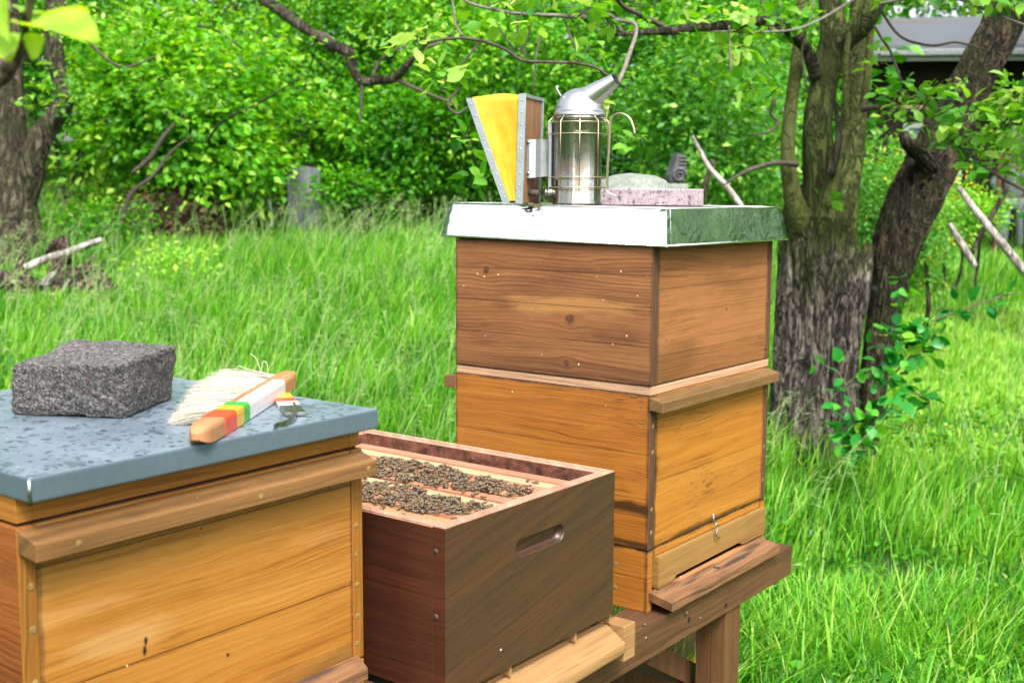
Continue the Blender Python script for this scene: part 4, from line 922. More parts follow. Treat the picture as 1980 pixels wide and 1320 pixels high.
# ================================================================== BEES
M_BFUR = simple('bee_fur', (.5, .34, .17), .9, var=.3, nscale=900)
g = G('bee_abdomen', .4); zz = g.dot((1, 0, 0)); sw = g.M('SINE', g.M('MULTIPLY', zz, 3300)); g.col(g.mix(g.ramp(sw, [(.35, 0.0), (.6, 1.0)]), (.03, .02, .012), (.34, .21, .075))); M_BABD = g.m
M_BWING = simple('bee_wing', (.17, .15, .14), .45, spec=.8)
M_BLEG = simple('bee_leg', (.03, .02, .015), .6)
def bee_mesh(k, spread):
    b = B(); r = random.Random(k)
    b.lathe([(0, -.0019), (.0013, -.0013), (.0019, 0), (.0013, .0013), (0, .0019)], (0, 0, .0022), (1, 0, 0), 8, 0)
    b.lathe([(0, 0), (.001, .0002), (.0014, .001), (.001, .0018), (0, .0021)], (.0017, 0, .0021), (1, 0, 0), 8, 3)
    b.lathe([(0, 0), (.0014, .0006), (.0021, .0022), (.0019, .0042), (.001, .006), (0, .0072)], (-.0012, 0, .0023), (-1, 0, -.12), 10, 1)
    for s in (-1, 1):
        a = s*spread; rot = Matrix.Rotation(a, 3, 'Z')
        w_ = [(.0, .0002), (-.003, .0012), (-.0068, .0018), (-.0086, .0008), (-.0082, -.0006), (-.004, -.0009)]
        b.poly([rot @ Vector((x, s*y, 0))+Vector((-.0002, s*.0008, .0042-.0002*i)) for i, (x, y) in enumerate(w_)], 2)
        for j in range(3):
            x0 = .0012-.0011*j; y1 = s*(.0034+.0004*r.random()); x1 = x0+(.0016 if j == 0 else -.0012*j)
            b.tube([(x0, s*.0012, .0018), ((x0+x1)/2, y1*.75, .0028), (x1, y1*1.1, .0001)], [.00028, .00025, .00015], 4, 3, caps=False)
        b.tube([(.0034, s*.0005, .0026), (.0049, s*.0013, .0034)], .00014, 3, 3, caps=False)
    for f in b.bm.faces: f.smooth = True
    bmesh.ops.recalc_face_normals(b.bm, faces=b.bm.faces); bmesh.ops.scale(b.bm, vec=(1.0, 1.05, 1.0), verts=b.bm.verts)
    me = bpy.data.meshes.new('bee_%d' % k); b.bm.to_mesh(me); b.bm.free()
    for m in (M_BFUR, M_BABD, M_BWING, M_BLEG): me.materials.append(m)
    return me
BM = [bee_mesh(i, a) for i, a in enumerate((.12, .35, .6, .2))]
def bee(x, y, z, rz, label, group, tilt=0.0, roll=0.0, s=1.0):
    o = bpy.data.objects.new('honey_bee', random.choice(BM)); COL.objects.link(o); o.location = (x, y, z); o.rotation_euler = (roll, tilt, rz); o.scale = (s, s, s)
    return tag(o, label, 'bee', group)
pA = [(-.485, .275), (-.43, .33), (-.364, .350), (-.340, .34), (-.335, .27), (-.345, .173), (-.358, .112), (-.363, .03), (-.372, -.005), (-.409, -.008), (-.43, .04), (-.442, .085), (-.447, .1), (-.458, .18), (-.464, .245), (-.494, .26)]
pB = [(-.53, .25), (-.49, .24), (-.479, .17), (-.487, .10), (-.489, .041), (-.48, -.003), (-.497, -.02), (-.542, -.014), (-.585, .018), (-.592, .096), (-.592, .148), (-.59, .2)]
def inpoly(x, y, P):
    r = False; n = len(P)
    for i in range(n):
        (x1, y1), (x2, y2) = P[i], P[(i+1) % n]
        if (y1 > y) != (y2 > y) and x < (x2-x1)*(y-y1)/(y2-y1)+x1: r = not r
    return r
GA, GB = 'bees crowding on the frames, band behind the cream bar', 'bees crowding on the frames, band nearest the near left wall'
LA, LBL = 'honey bee in the far crowd of bees on the frame tops', 'honey bee in the near crowd of bees along the left frames'
cand = []
for P, lab, gr, n in ((pA, LA, GA, 560), (pB, LBL, GB, 400)):
    k = 0; got = []
    xs = [p[0] for p in P]; ys = [p[1] for p in P]
    tries = 0
    while k < n and tries < 60000:
        tries += 1
        x, y = random.uniform(min(xs), max(xs)), random.uniform(min(ys), max(ys))
        if not inpoly(x, y, P): continue
        if noise.noise(Vector((x*45, y*22, 0))) < -.42: continue
        lay = sum(1 for q in got if (q[0]-x)**2+(q[1]-y)**2 < .0045**2)
        if lay > 2: continue
        got.append((x, y)); cand.append((x, y, FZ+.0008+lay*.0028, lab, gr)); k += 1
cand.sort(key=lambda c: (c[0]-CAM[0])**2+(c[1]-CAM[1])**2)
ORD = ['first', 'second', 'third', 'fourth', 'fifth', 'sixth', 'seventh', 'eighth', 'ninth', 'tenth']
for (x, y, z, lab, gr) in cand[:268]:
    fi = min(9, max(0, int((x-ix0)/pitch))); part_ = 'near end' if y < .06 else ('middle' if y < .17 else 'far half')
    lab = 'honey bee crowding on the %s of the %s comb frame from the left wall' % (part_, ORD[fi])
    bee(x, y, z, random.uniform(0, 6.28), lab, gr, random.uniform(-.3, .3), random.uniform(-.3, .3), random.uniform(.8, 1.0))
# the rest of the crowd, further away, as one mass
tmpb = bmesh.new()
for (x, y, z, lab, gr) in cand[268:]:
    me = random.choice(BM); bb = bmesh.new(); bb.from_mesh(me)
    bb.transform(Matrix.Translation((x, y, z)) @ Matrix.Rotation(random.uniform(0, 6.28), 4, 'Z') @ Matrix.Rotation(random.uniform(-.3, .3), 4, 'X') @ Matrix.Scale(random.uniform(.8, 1.0), 4))
    t2 = bpy.data.meshes.new('t'); bb.to_mesh(t2); tmpb.from_mesh(t2); bb.free(); bpy.data.meshes.remove(t2)
me = bpy.data.meshes.new('bee_mass'); tmpb.to_mesh(me); tmpb.free()
for m in (M_BFUR, M_BABD, M_BWING, M_BLEG): me.materials.append(m)
o = bpy.data.objects.new('bee_crowd', me); COL.objects.link(o); tag(o, 'dense far part of the bee crowd on the frame tops', 'bees', kind='stuff')
for _ in range(600):
    if sum(1 for q in COL.objects if q.name.startswith('honey_bee')) >= 296: break
    x, y = random.uniform(DX0+.03, -.36), random.uniform(-.03, .4)
    if inpoly(x, y, pA) or inpoly(x, y, pB): continue
    if min((q[0]-x)**2+(q[1]-y)**2 for q in cand) > .03**2: continue
    fi = min(9, max(0, int((x-ix0)/pitch)))
    bee(x, y, FZ+.0008, random.uniform(0, 6.28), 'honey bee straying beside the crowd on the %s comb frame from the left wall' % ORD[fi], 'stray honey bees', s=.95)
single = [(870, 903, 'z', 'lone honey bee on the clean cream top bar'), (915, 886, 'z', 'lone honey bee on the salmon bar near the stained wall'), (938, 922, 'z', 'single honey bee between the crowd and the cream bar'),
          (1021, 928, 'z', 'left of two bees walking the cream bar near its end'), (1033, 932, 'z', 'right of two bees walking the cream bar near its end')]
for u, v, _, lab in single:
    p = onp(u, v, 2, FZ+.003); bee(p[0], p[1], FZ+.0012, random.uniform(0, 6.28), lab, 'stray honey bees', s=1.1)
p = onp(1385, 1096, 2, .037); bee(p[0], p[1], .0315+.0085*(p[1]+.052)/.052, 2.5, 'honey bee resting on the landing board of the tallest hive', 'stray honey bees', s=1.15)
for u, v, lab in ((945, 1312, 'honey bee at the entrance under the dark hive'), (962, 1308, 'second honey bee at the entrance, right beside the first')):
    p = onp(u, v, 2, .055); bee(p[0], p[1], .058, random.uniform(0, 6), lab, 'stray honey bees', s=1.2)
p = onp(1326, 1182, 1, -.037); o = bee(p[0], -.0365, p[2], 1.5, 'honey bee clinging to the front of the brown beam', 'stray honey bees', s=1.1); o.rotation_euler = (R_(90), 0, .4)
p = onp(1247, 1208, 2, .0005); bee(p[0], p[1], .0005, .3, 'honey bee on top of the brown beam by the pale block', 'stray honey bees', s=1.1)
# ================================================================== BACKGROUND
def pxr(px, D): return px/F_PX*D
def P3(l, D=None):
    return [at(p[0], p[1], (p[2] if len(p) > 2 else D)) for p in l]
def gp(u, D):
    p = at(u, 500, D); return np.array([p[0], p[1], float(ground(p[0], p[1]))])

TW = {}
def flush_twigs(mat):
    for nm, (par, bm) in TW.items():
        bm.transform(wm(par).inverted()); me = bpy.data.meshes.new('twigs'); bm.to_mesh(me); bm.free(); me.materials.append(mat)
        o = bpy.data.objects.new('twigs', me); COL.objects.link(o); o.parent = par; o['kind'] = 'stuff'
    TW.clear()
def spray(pts, nodes, k, leaf, mat, parent, twig=True, base=.5, var=.25, spread=None, near=True, twl=.12, up=.3, wid=.62, jitter=.05, wavy=.02, tm=None):
    """leaf rosettes on short spurs along a branch"""
    P = np.array([np.array(p) for p in pts]); seg = np.linalg.norm(np.diff(P, axis=0), axis=1); cum = np.concatenate([[0], np.cumsum(seg)])
    C = []; b = B()
    for i in range(nodes):
        s = rng.uniform(0.05, 1)*cum[-1]; j = min(np.searchsorted(cum, s)-1, len(seg)-1); j = max(j, 0); f = (s-cum[j])/seg[j]
        p = P[j]*(1-f)+P[j+1]*f; d = rng.normal(size=3); d[2] = abs(d[2])*.6+up-.2; d /= np.linalg.norm(d); q = p+d*twl*rng.uniform(.3, 1.2)
        if twig: b.tube([p, (p+q)/2+rng.normal(size=3)*.1*twl, q], [.0028, .0022, .0014], 4, caps=False)
        C.append(q)
    C = np.array(C)
    if twig:
        TW.setdefault(parent.name, (parent, bmesh.new())); t2 = bpy.data.meshes.new('t'); b.bm.to_mesh(t2); TW[parent.name][1].from_mesh(t2); bpy.data.meshes.remove(t2)
    V, T, Rr = cluster_leaves(C, np.tile([0, 0, .4], (len(C), 1)), k, spread or leaf*.35, leaf, np.clip(base+rng.normal(size=len(C))*var, 0, 1), near=near, flat=.7, wid=wid, wavy=wavy)
    return (V, T, Rr)

# ------------------------------------------------------------------ old fruit tree with the leaning dead trunk
DT = 5.6
tb = gp(1610, DT)
tree = thing('fruit_tree', 'old fruit tree with rugged grey trunk and mossy stems behind the tallest hive', 'tree', tuple(tb))
def limb(name, px, D, radpx, mat, parent, seg=16, bark=.08, sub=6, seed=0.0, ridges=4, caps=True, zg=None):
    pts = P3(px, D); rr = [pxr(r, (p[2] if len(p) > 2 else D)) for r, p in zip(radpx, px)]
    b = B(); b.tube(pts, rr, seg, bark=bark, sub=sub, seed=seed, ridges=ridges, caps=caps); return b.build(name, mat, parent, normals=False)
# rugged stump body: two fused columns
b = B()
b.tube(P3([(1532, 960), (1532, 860), (1534, 700), (1538, 560), (1545, 450), (1552, 360)], DT), [pxr(r, DT) for r in (50, 42, 36, 36, 40, 26)], 90, bark=.24, sub=36, seed=2, ridges=4)
b.tube(P3([(1610, 960), (1608, 870), (1606, 740), (1608, 620), (1612, 520), (1622, 400), (1648, 250), (1660, 100), (1664, -80)], DT+.1), [pxr(r, DT) for r in (62, 52, 47, 50, 52, 38, 24, 19, 16)], 110, bark=.24, sub=36, seed=5, ridges=4)
b.tube(P3([(1650, 960), (1640, 860), (1632, 760), (1640, 660), (1662, 560), (1680, 470)], DT+.14), [pxr(r, DT) for r in (30, 26, 24, 26, 24, 8)], 64, bark=.24, sub=24, seed=8, ridges=4)
b.tube(P3([(1572, 960, 5.6), (1574, 860, 5.58), (1572, 740, 5.57), (1574, 640, 5.55), (1578, 560, 5.53), (1583, 490, 5.5), (1590, 420, 5.48)], DT), [pxr(r, DT) for r in (40, 34, 30, 33, 38, 44, 49)], 90, bark=.2, sub=24, seed=11, ridges=4)
b.build('trunk', M_BARK_MIX, tree, normals=False)
limb('mossy_stem', [(1586, 450, 5.52), (1590, 420, 5.49), (1588, 345, 5.45), (1580, 250, 5.4), (1592, 170, 5.4), (1608, 100, 5.4), (1612, 60, 5.38), (1603, -20, 5.35), (1596, -120, 5.3)], DT, (44, 46, 38, 30, 28, 28, 26, 20, 16), M_BARK_MIX, tree, 64, .1, 8, 3, 2)
limb('limb', [(1600, 90, 5.4), (1635, 72, 5.36), (1668, 45, 5.3), (1690, 8, 5.25), (1722, -40, 5.2), (1760, -120, 5.1)], DT, (26, 24, 22, 20, 19, 15), M_BARK_MIX, tree, 16, .08, 8, 4, 2)
limb('mossy_stem', [(1556, 470, 5.55), (1545, 420, 5.45), (1532, 370, 5.4), (1524, 300, 5.36), (1528, 220, 5.38), (1540, 130, 5.4), (1550, 40, 5.4), (1556, -60, 5.4)], DT, (26, 24, 18, 14, 13, 13, 13, 11), M_BARK_MOSS, tree, 12, .1, 6, 6, 2)
limb('mossy_stem', [(1600, 400, 5.3), (1616, 330, 5.28), (1628, 270, 5.28), (1650, 240, 5.28), (1668, 210, 5.3), (1680, 120, 5.3), (1684, 40, 5.3), (1690, -60, 5.3)], DT, (14, 11, 10, 9, 8, 8, 7, 6), M_BARK_MOSS, tree, 10, .1, 6, 7, 2)
limb('mossy_stem', [(1640, 265, 5.3), (1634, 180, 5.3), (1638, 90, 5.3), (1655, 20, 5.3), (1672, -40, 5.3)], DT, (7, 6, 6, 6, 5), M_BARK_MOSS, tree, 8, .1, 6, 7, 2)
limb('dead_stub', [(1606, 340, 5.25), (1622, 270, 5.22), (1618, 220, 5.22), (1612, 198, 5.22)], DT, (9, 8, 5, 1.5), M_BARK_BROWN, tree, 8, .1, 4, 7, 2)
limb('limb', [(1578, 150, 5.36), (1562, 100, 5.3), (1540, 75, 5.2), (1510, 48, 5.0), (1470, 40, 4.8), (1420, 48, 4.5), (1360, 52, 4.3), (1300, 60, 4.1), (1250, 62, 4.0), (1190, 68, 3.9)], DT, (13, 12, 11, 10, 10, 10, 9, 9, 6, 3), M_BARK_BROWN, tree, 10, .1, 5, 9, 2)
for name, px, rad in (('branch', [(1200, 62, 3.95), (1180, 30, 3.9), (1140, 34, 3.85), (1080, 30, 3.8), (1020, 28, 3.8), (960, 20, 3.8), (900, 2, 3.8), (880, -30, 3.8)], (6, 5.5, 5, 4.5, 4, 3.5, 3, 2)),
                      ('branch', [(1300, 60, 4.1), (1240, 30, 4.0), (1200, 8, 3.9), (1185, -30, 3.8)], (6, 6, 5, 4)),
                      ('branch', [(1186, 40, 3.9), (1230, 50, 3.8), (1215, 110, 3.7), (1200, 150, 3.65), (1192, 166, 3.62)], (4, 4, 5, 5, 3)),
                      ('branch', [(1178, 148, 3.6), (1150, 130, 3.6), (1110, 122, 3.6), (1060, 120, 3.6), (1010, 117, 3.6), (985, 100, 3.6), (950, 84, 3.6), (915, 76, 3.6), (880, 74, 3.6), (830, 82, 3.6), (806, 104, 3.6)], (2.5, 3, 3.2, 3.5, 3.5, 3.5, 4, 4, 3.5, 3, 1.5)),
                      ('branch', [(930, 78, 3.6), (905, 110, 3.6), (880, 135, 3.6)], (3, 2.5, 1.5)),
                      ('branch', [(896, 70, 3.6), (882, 50, 3.6), (878, 20, 3.6), (870, -20, 3.6)], (2.5, 2.5, 2.5, 2)),
                      ('branch', [(1050, 60, 3.8), (1038, 100, 3.75), (1034, 150, 3.7), (1030, 176, 3.7)], (3, 2.6, 2.3, 1.5)),
                      ('branch', [(1000, 30, 3.8), (1003, 80, 3.8), (1018, 112, 3.8)], (2.6, 2.5, 2)),
                      ('branch', [(1090, 34, 3.85), (1110, 90, 3.8), (1125, 120, 3.8)], (2.6, 2.5, 2)),
                      ('branch', [(890, 170, 3.4), (866, 200, 3.4), (884, 220, 3.4), (905, 206, 3.4)], (2, 3, 3, 1.5)),
                      ('branch', [(1700, 15, 5.0), (1740, 70, 4.9), (1800, 88, 4.8), (1850, 82, 4.8), (1910, 98, 4.7)], (3.5, 3, 3, 2.5, 1.5)),
                      ('branch', [(1690, 50, 5.1), (1705, 75, 5.0), (1722, 100, 5.0), (1740, 150, 4.9), (1750, 170, 4.9)], (3, 3, 3, 2.5, 2)),
                      ('branch', [(1668, 212, 5.2), (1700, 208, 5.1), (1760, 218, 4.9), (1800, 240, 4.8), (1840, 272, 4.7), (1880, 302, 4.6), (1930, 340, 4.5), (1990, 372, 4.4)], (7, 6, 5.5, 5, 5, 5, 4.5, 4)),
                      ('branch', [(1540, 318, 5.3), (1500, 315, 5.1), (1460, 325, 5.0), (1430, 338, 4.9), (1400, 358, 4.8)], (7, 5.5, 5, 4, 2)),
                      ('branch', [(1650, 0, 5.0), (1600, 30, 4.9), (1560, 50, 4.8), (1520, 60, 4.7), (1440, 62, 4.6), (1350, 60, 4.5)], (3, 2.8, 2.6, 2.5, 2.2, 1.5)),
                      ('branch', [(1500, 30, 4.9), (1490, 60, 4.8), (1475, 10, 4.8), (1460, -30, 4.8)], (3, 3, 3, 2.5)),
                      ('branch', [(1700, 8, 4.8), (1780, -6, 4.7), (1860, 0, 4.6), (1920, 26, 4.5), (1990, 52, 4.4)], (4, 4, 4, 3.5, 3)),
                      ('branch', [(1560, 170, 5.2), (1550, 100, 5.1), (1565, 40, 5.0), (1580, -20, 5.0)], (2.6, 2.4, 2.2, 2)),
                      ('branch', [(1500, 190, 4.6), (1490, 220, 4.6), (1505, 235, 4.6), (1488, 255, 4.6), (1446, 262, 4.6)], (3, 3.2, 3.2, 3, 1.5)),
                      ('branch', [(1410, 50, 4.4), (1412, 110, 4.4), (1414, 140, 4.4)], (2.5, 2.4, 1.8)),
                      ('branch', [(1700, 268, 5.0), (1730, 245, 4.9), (1770, 225, 4.9), (1800, 190, 4.8)], (3, 3, 3, 2))):
    limb(name, px, 4, [r*.9 for r in rad], M_TWIG if random.random() < .6 else M_TWIG_G, tree, 7, .1, 5, random.random()*9, 2)
parts = []
def sp(px, n, k, leaf, **kw):
    parts.append(spray(P3(px, 4), n, k, leaf, L_FRUIT, tree, **kw))
sp([(1200, 62, 3.95), (1140, 34, 3.85), (1020, 28, 3.8), (900, 2, 3.8)], 16, 5, .062)
sp([(1178, 148, 3.6), (1060, 120, 3.6), (950, 84, 3.6), (820, 85, 3.6)], 9, 4, .060, base=.6)
sp([(806, 104, 3.6), (800, 95, 3.6), (812, 70, 3.6)], 3, 5, .065, base=.75, twl=.05)
sp([(866, 195, 3.4), (860, 160, 3.4), (870, 150, 3.4)], 4, 5, .062, base=.75, twl=.05)
sp([(905, 206, 3.4), (900, 260, 3.4), (930, 330, 3.4)], 4, 4, .058, base=.6, twl=.05)
sp([(935, 345, 3.5), (960, 350, 3.5)], 3, 5, .056, base=.55, twl=.03)
sp([(1600, 100, 5.2), (1470, 40, 4.8), (1300, 60, 4.1), (1200, 68, 3.9)], 26, 6, .06, base=.5)
sp([(1440, 62, 4.6), (1420, 130, 4.5), (1400, 170, 4.5), (1480, 190, 4.5)], 16, 6, .07, base=.65)
sp([(1300, 20, 4.3), (1200, 10, 4.2), (1000, -10, 4.0), (850, -20, 4.0)], 30, 6, .06, base=.5)
sp([(1180, 200, 4.2), (1200, 260, 4.2), (1185, 330, 4.2)], 7, 5, .055, base=.5)
sp([(1700, 210, 5.0), (1760, 218, 4.9), (1840, 272, 4.7), (1930, 340, 4.5)], 24, 6, .058, base=.45)
sp([(1700, 200, 4.9), (1800, 190, 4.8), (1900, 200, 4.6), (1980, 190, 4.5)], 12, 6, .062, base=.5)
sp([(1860, 230, 4.4), (1920, 250, 4.4), (1990, 240, 4.4), (1990, 180, 4.4)], 22, 6, .066, base=.5)
sp([(1700, 15, 5.0), (1780, 0, 4.8), (1860, 0, 4.6), (1990, 30, 4.4)], 26, 6, .06, base=.6)
sp([(1690, 90, 5.0), (1740, 150, 4.9), (1700, 260, 4.9)], 7, 5, .055, base=.5)
sp([(1600, 390, 5.15), (1608, 384, 5.15)], 2, 3, .06, base=.25, twl=.02)
sp([(1600, -150, 5), (1400, -220, 4.6), (1100, -200, 4.2), (800, -190, 4)], 60, 8, .062, base=.4)
sp([(1650, -120, 5), (1800, -200, 4.6), (2050, -160, 4.2), (2100, 100, 4)], 50, 8, .062, base=.4)
V, T, Rr = merge(parts); tri_mesh('leaves', V, T, L_FRUIT, Rr, tree)
flush_twigs(M_TWIG)

lean = thing('dead_tree', 'leaning dead trunk with flaking bark and beetle holes crossing in front of the house', 'tree', tuple(gp(1695, DT+.25)))
b = B(); b.tube(P3([(1672, 930), (1680, 820), (1692, 720), (1710, 610), (1727, 500), (1757, 410), (1796, 322), (1838, 232), (1884, 140), (1934, 50), (1988, -60)], DT+.28), [pxr(r, DT) for r in (26, 24, 26, 32, 43, 48, 52, 47, 42, 40, 38)], 100, bark=.24, sub=34, seed=21, ridges=4)
b.build('trunk', M_BARK_ROT, lean, normals=False)
limb('branch_stub', [(1800, 320, 5.75), (1775, 292, 5.7), (1752, 276, 5.6), (1748, 255, 5.6)], DT, (19, 17, 12, 6), M_BARK_ROT, lean, 64, .25, 12, 4, 3)
for i, (u, v, r) in enumerate([(1800, 322, 4), (1812, 325, 5), (1803, 342, 3.5), (1786, 352, 4), (1755, 442, 3), (1748, 468, 4), (1745, 528, 3), (1830, 300, 4), (1690, 560, 7), (1700, 520, 5), (1858, 180, 4)]):
    pp = at(u, v, DT+.05); b = B(); 
    for k in range(1):
        d_ = ray(u, v); o_ = CAM+d_*(DT+.28-pxr(60 if v < 450 else 50, DT)*.93)
        b.lathe([(0, .004), (pxr(r, DT)*.9, .003), (pxr(r, DT), -.02)], o_, tuple(-d_), 10)
    b.build('beetle_hole', M_BLACK, lean)

# sprouting round leaved shoots at the foot of the tree
M_SHOOT = simple('shoot_stem', (.16, .1, .07), .7)
sh = thing('leafy_shoot', 'shoots with round dark green leaves growing out at the foot of the old tree', 'shrub', tuple(gp(1700, 4.75)))
sparts = []
for px in ([(1668, 860), (1680, 760), (1710, 690), (1740, 650), (1790, 625), (1860, 600), (1900, 585), (1940, 572), (1965, 566)], [(1690, 880), (1700, 800), (1700, 740), (1730, 620), (1745, 560)], [(1675, 880), (1650, 810), (1640, 760), (1620, 720), (1590, 705)],
           [(1700, 760), (1760, 690), (1800, 675), (1830, 680)], [(1690, 820), (1740, 760), (1790, 770), (1800, 800)], [(1660, 880), (1640, 840), (1618, 835)], [(1715, 700), (1760, 640), (1800, 650)]):
    pts = P3(px, 4.75); b = B(); b.tube(pts, [.004]*(len(pts)-1)+[.0015], 5, sub=4); b.build('stem', M_SHOOT, sh)
    sparts.append(spray(pts, 14, 3, .062, L_ROUND, sh, twig=False, base=.4, var=.28, twl=.045, wid=.78, up=.2, spread=.02, wavy=.01))
V, T, Rr = merge(sparts); tri_mesh('leaves', V, T, L_ROUND, Rr, sh)

# ------------------------------------------------------------------ tree at the left edge
DL = 10.4
lt = thing('fruit_tree', 'forked grey tree trunk standing left of the meadow above the rotten stump', 'tree', tuple(gp(20, DL)))
limb('trunk', [(38, 620), (34, 500), (28, 400), (22, 300), (22, 200), (18, 100), (10, 0), (0, -120)], DL, (58, 50, 42, 34, 27, 24, 22, 20), M_BARK_BROWN, lt, 32, .2, 10, 12, 4)
limb('limb', [(34, 440, DL), (56, 350, DL-.05), (66, 300, DL-.1), (90, 248, DL-.1), (122, 205, DL-.1), (138, 185, DL-.1)], DL, (20, 24, 23, 21, 19, 8), M_BARK_BROWN, lt, 16, .2, 8, 13, 3)
limb('limb', [(124, 205, DL), (112, 140, DL+.1), (104, 80, DL+.1), (108, 10, DL+.2), (100, -100, DL+.3)], DL, (14, 16, 20, 20, 18), M_BARK_BROWN, lt, 16, .2, 8, 14, 3)
limb('branch', [(108, -90, DL+.2), (250, -120, 9.5), (420, -60, 8.5), (520, 5, 8), (575, 45, 7.6), (600, 62, 7.5), (640, 88, 7.3), (672, 100, 7.2), (682, 135, 7.2), (700, 158, 7.2), (730, 156, 7.2), (762, 152, 7.1), (785, 130, 7.0), (800, 112, 7.0)], 7, (18, 16, 14, 12, 11, 9, 10, 11, 8, 9, 9, 9, 8, 5), M_BARK_BROWN, lt, 12, .15, 5, 15, 2)
for px, rad in (([(762, 150, 7.1), (800, 170, 7.0), (850, 190, 6.9), (890, 205, 6.9)], (6, 4, 3, 2)), ([(785, 128, 7), (815, 98, 6.9), (850, 84, 6.9)], (5, 4, 3)), ([(600, 60, 7.5), (630, 68, 7.4), (650, 85, 7.4)], (4, 4, 3)),
                ([(700, 165, 7.2), (698, 200, 7.2), (696, 240, 7.2)], (4, 3, 2)), ([(720, 150, 7.1), (740, 112, 7.1), (790, 85, 7.1)], (4, 3, 2)), ([(150, 50, 9), (190, 100, 9), (240, 130, 9), (300, 110, 9)], (3, 3, 2.5, 2)),
                ([(380, 50, 8.6), (420, 60, 8.6), (470, 95, 8.6)], (3, 3, 2)), ([(360, 215, 10.9), (318, 262, 10.9), (290, 305, 10.9), (255, 335, 10.9)], (1, 5, 6, 4)), ([(372, 262, 10.6), (330, 295, 10.6), (296, 340, 10.6), (255, 372, 10.6), (236, 420, 10.6)], (1, 3, 4, 5, 6)),
                ([(580, 150, 8.9), (500, 200, 9.4), (430, 235, 10.2), (400, 275, 10.6)], (1, 2.5, 3, 3))):
    limb('branch', px, 7, rad, M_TWIG, lt, 7, .1, 5, 3, 2)
parts = []
for px, n, k, leaf in (([(100, 60, 9.6), (250, 100, 9), (400, 60, 8.6), (500, 150, 8.6)], 60, 7, .07), ([(60, 200, 10), (200, 220, 9.5), (330, 200, 9.2), (450, 230, 9)], 60, 7, .07), ([(500, 20, 8), (600, 50, 7.5), (700, 140, 7.2), (800, 120, 7)], 34, 6, .06),
                       ([(150, -60, 9.5), (500, -80, 8.5), (900, -60, 7.5)], 70, 8, .07), ([(790, 60, 7), (850, 90, 6.9), (880, 190, 6.9)], 12, 6, .06)):
    parts.append(spray(P3(px, 7), n, k, leaf, L_FRUIT, lt, twig=False, near=False, base=.5, var=.3, twl=.35, spread=leaf*.9))
V, T, Rr = merge(parts); tri_mesh('leaves', V, T, L_FRUIT, Rr, lt)

# ------------------------------------------------------------------ close twig of an apple branch hanging into the corner
ct = thing('apple_twig', 'out of focus twig with big lime green leaves hanging close in the top left corner', 'branch', tuple(at(45, -300, .85)))
DC = .85
b = B(); b.tube(P3([(110, -420), (90, -200), (66, -40), (58, 10), (50, 50), (45, 85), (33, 118), (18, 145), (2, 160), (-30, 180)], DC), [pxr(r, DC) for r in (12, 10, 8.5, 8, 7.5, 8, 8.5, 9, 9, 7)], 12, bark=.12, sub=5, seed=2, ridges=2)
b.tube(P3([(50, 28), (34, 30), (20, 26), (14, 30)], DC-.004), [pxr(r, DC) for r in (6, 5.5, 5, 3)], 10, bark=.2, sub=3); b.tube(P3([(44, 92), (50, 105), (54, 118), (52, 122)], DC-.01), [pxr(r, DC) for r in (5, 5.5, 5.5, 2)], 10, bark=.2, sub=3)
b.tube(P3([(22, 140), (12, 132), (3, 138)], DC-.01), [pxr(r, DC) for r in (8, 9, 7)], 10, bark=.2, sub=3)
b.build('twig', barkmat('bark_apple_twig', (.06, .05, .02), (.14, .13, .05), (.25, .2, .13), moss=.3, mosscol=(.12, .15, .03), scale=150), ct, normals=False)
def big_leaf(base, tip, nrm, wid, seed, fold=.25, curl=.15, mat=None):
    base, tip, nrm = Vector(base), Vector(tip), Vector(nrm).normalized(); L = (tip-base).length; a = (tip-base).normalized(); s = a.cross(nrm).normalized(); n = s.cross(a)
    b = B(); N_, Mw = 28, 6; gr = []
    for i in range(N_+1):
        t = i/N_; w_ = wid*L*.5*(math.sin(math.pi*min(t*1.0, 1)**.75)**.85)*(1-.25*t); row = []
        for j in range(-Mw, Mw+1):
            q = j/Mw; ser = (1+.06*((i*1.0) % 2)) if abs(j) == Mw else 1
            vein = .004*L*math.cos(i*1.35-abs(q)*5)
            p = base+a*L*t+s*w_*q*ser+n*(abs(q)**1.4*w_*fold-curl*L*t*t+vein+.03*L*noise.noise(Vector((t*3, q*1.5, seed)))); row.append(b.bm.verts.new(p))
        gr.append(row)
    for i in range(N_):
        for j in range(2*Mw): f = b.bm.faces.new((gr[i][j], gr[i][j+1], gr[i+1][j+1], gr[i+1][j])); f.smooth = True
    b.tube([base-a*L*.02, base], .0008, 6)
    o = b.build('leaf', mat or L_NEAR, ct, normals=False, weld=True)
    me = o.data; at_ = me.attributes.new('rnd', 'FLOAT', 'POINT'); vals = [min(1, max(0, .45+.5*noise.noise(v.co*60)+random.uniform(-.05, .05))) for v in me.vertices]; at_.data.foreach_set('value', vals)
vd = -FW
big_leaf(at(52, 44, .85), at(186, 56, .80), vd*.35+np.array([0, 0, .8]), .62, 1.0, .3, .12)
big_leaf(at(60, 28, .86), at(160, 30, .95), vd*.3+np.array([0, 0, .9]), .6, 1.6, .3, .1)
big_leaf(at(46, 100, .85), at(86, 72, .84), vd, .9, 3.0, .1, .05)
big_leaf(at(-30, 110, .85), at(52, 62, .87), vd*.9+np.array([0, 0, .3]), .7, 4.0, .2, .05)
big_leaf(at(-12, -60, .84), at(12, 84, .83), vd*.8-RT*.5, .5, 5.0, .2, .05)
big_leaf(at(25, 120, .86), at(10, 62, .86), vd, .8, 6.0, .15, .05)
b = B(); b.tube(P3([(-6, 128), (10, 112), (24, 100)], DC), [.0006]*3, 6); b.build('petiole', simple('petiole_pink', (.6, .4, .35), .5), ct)

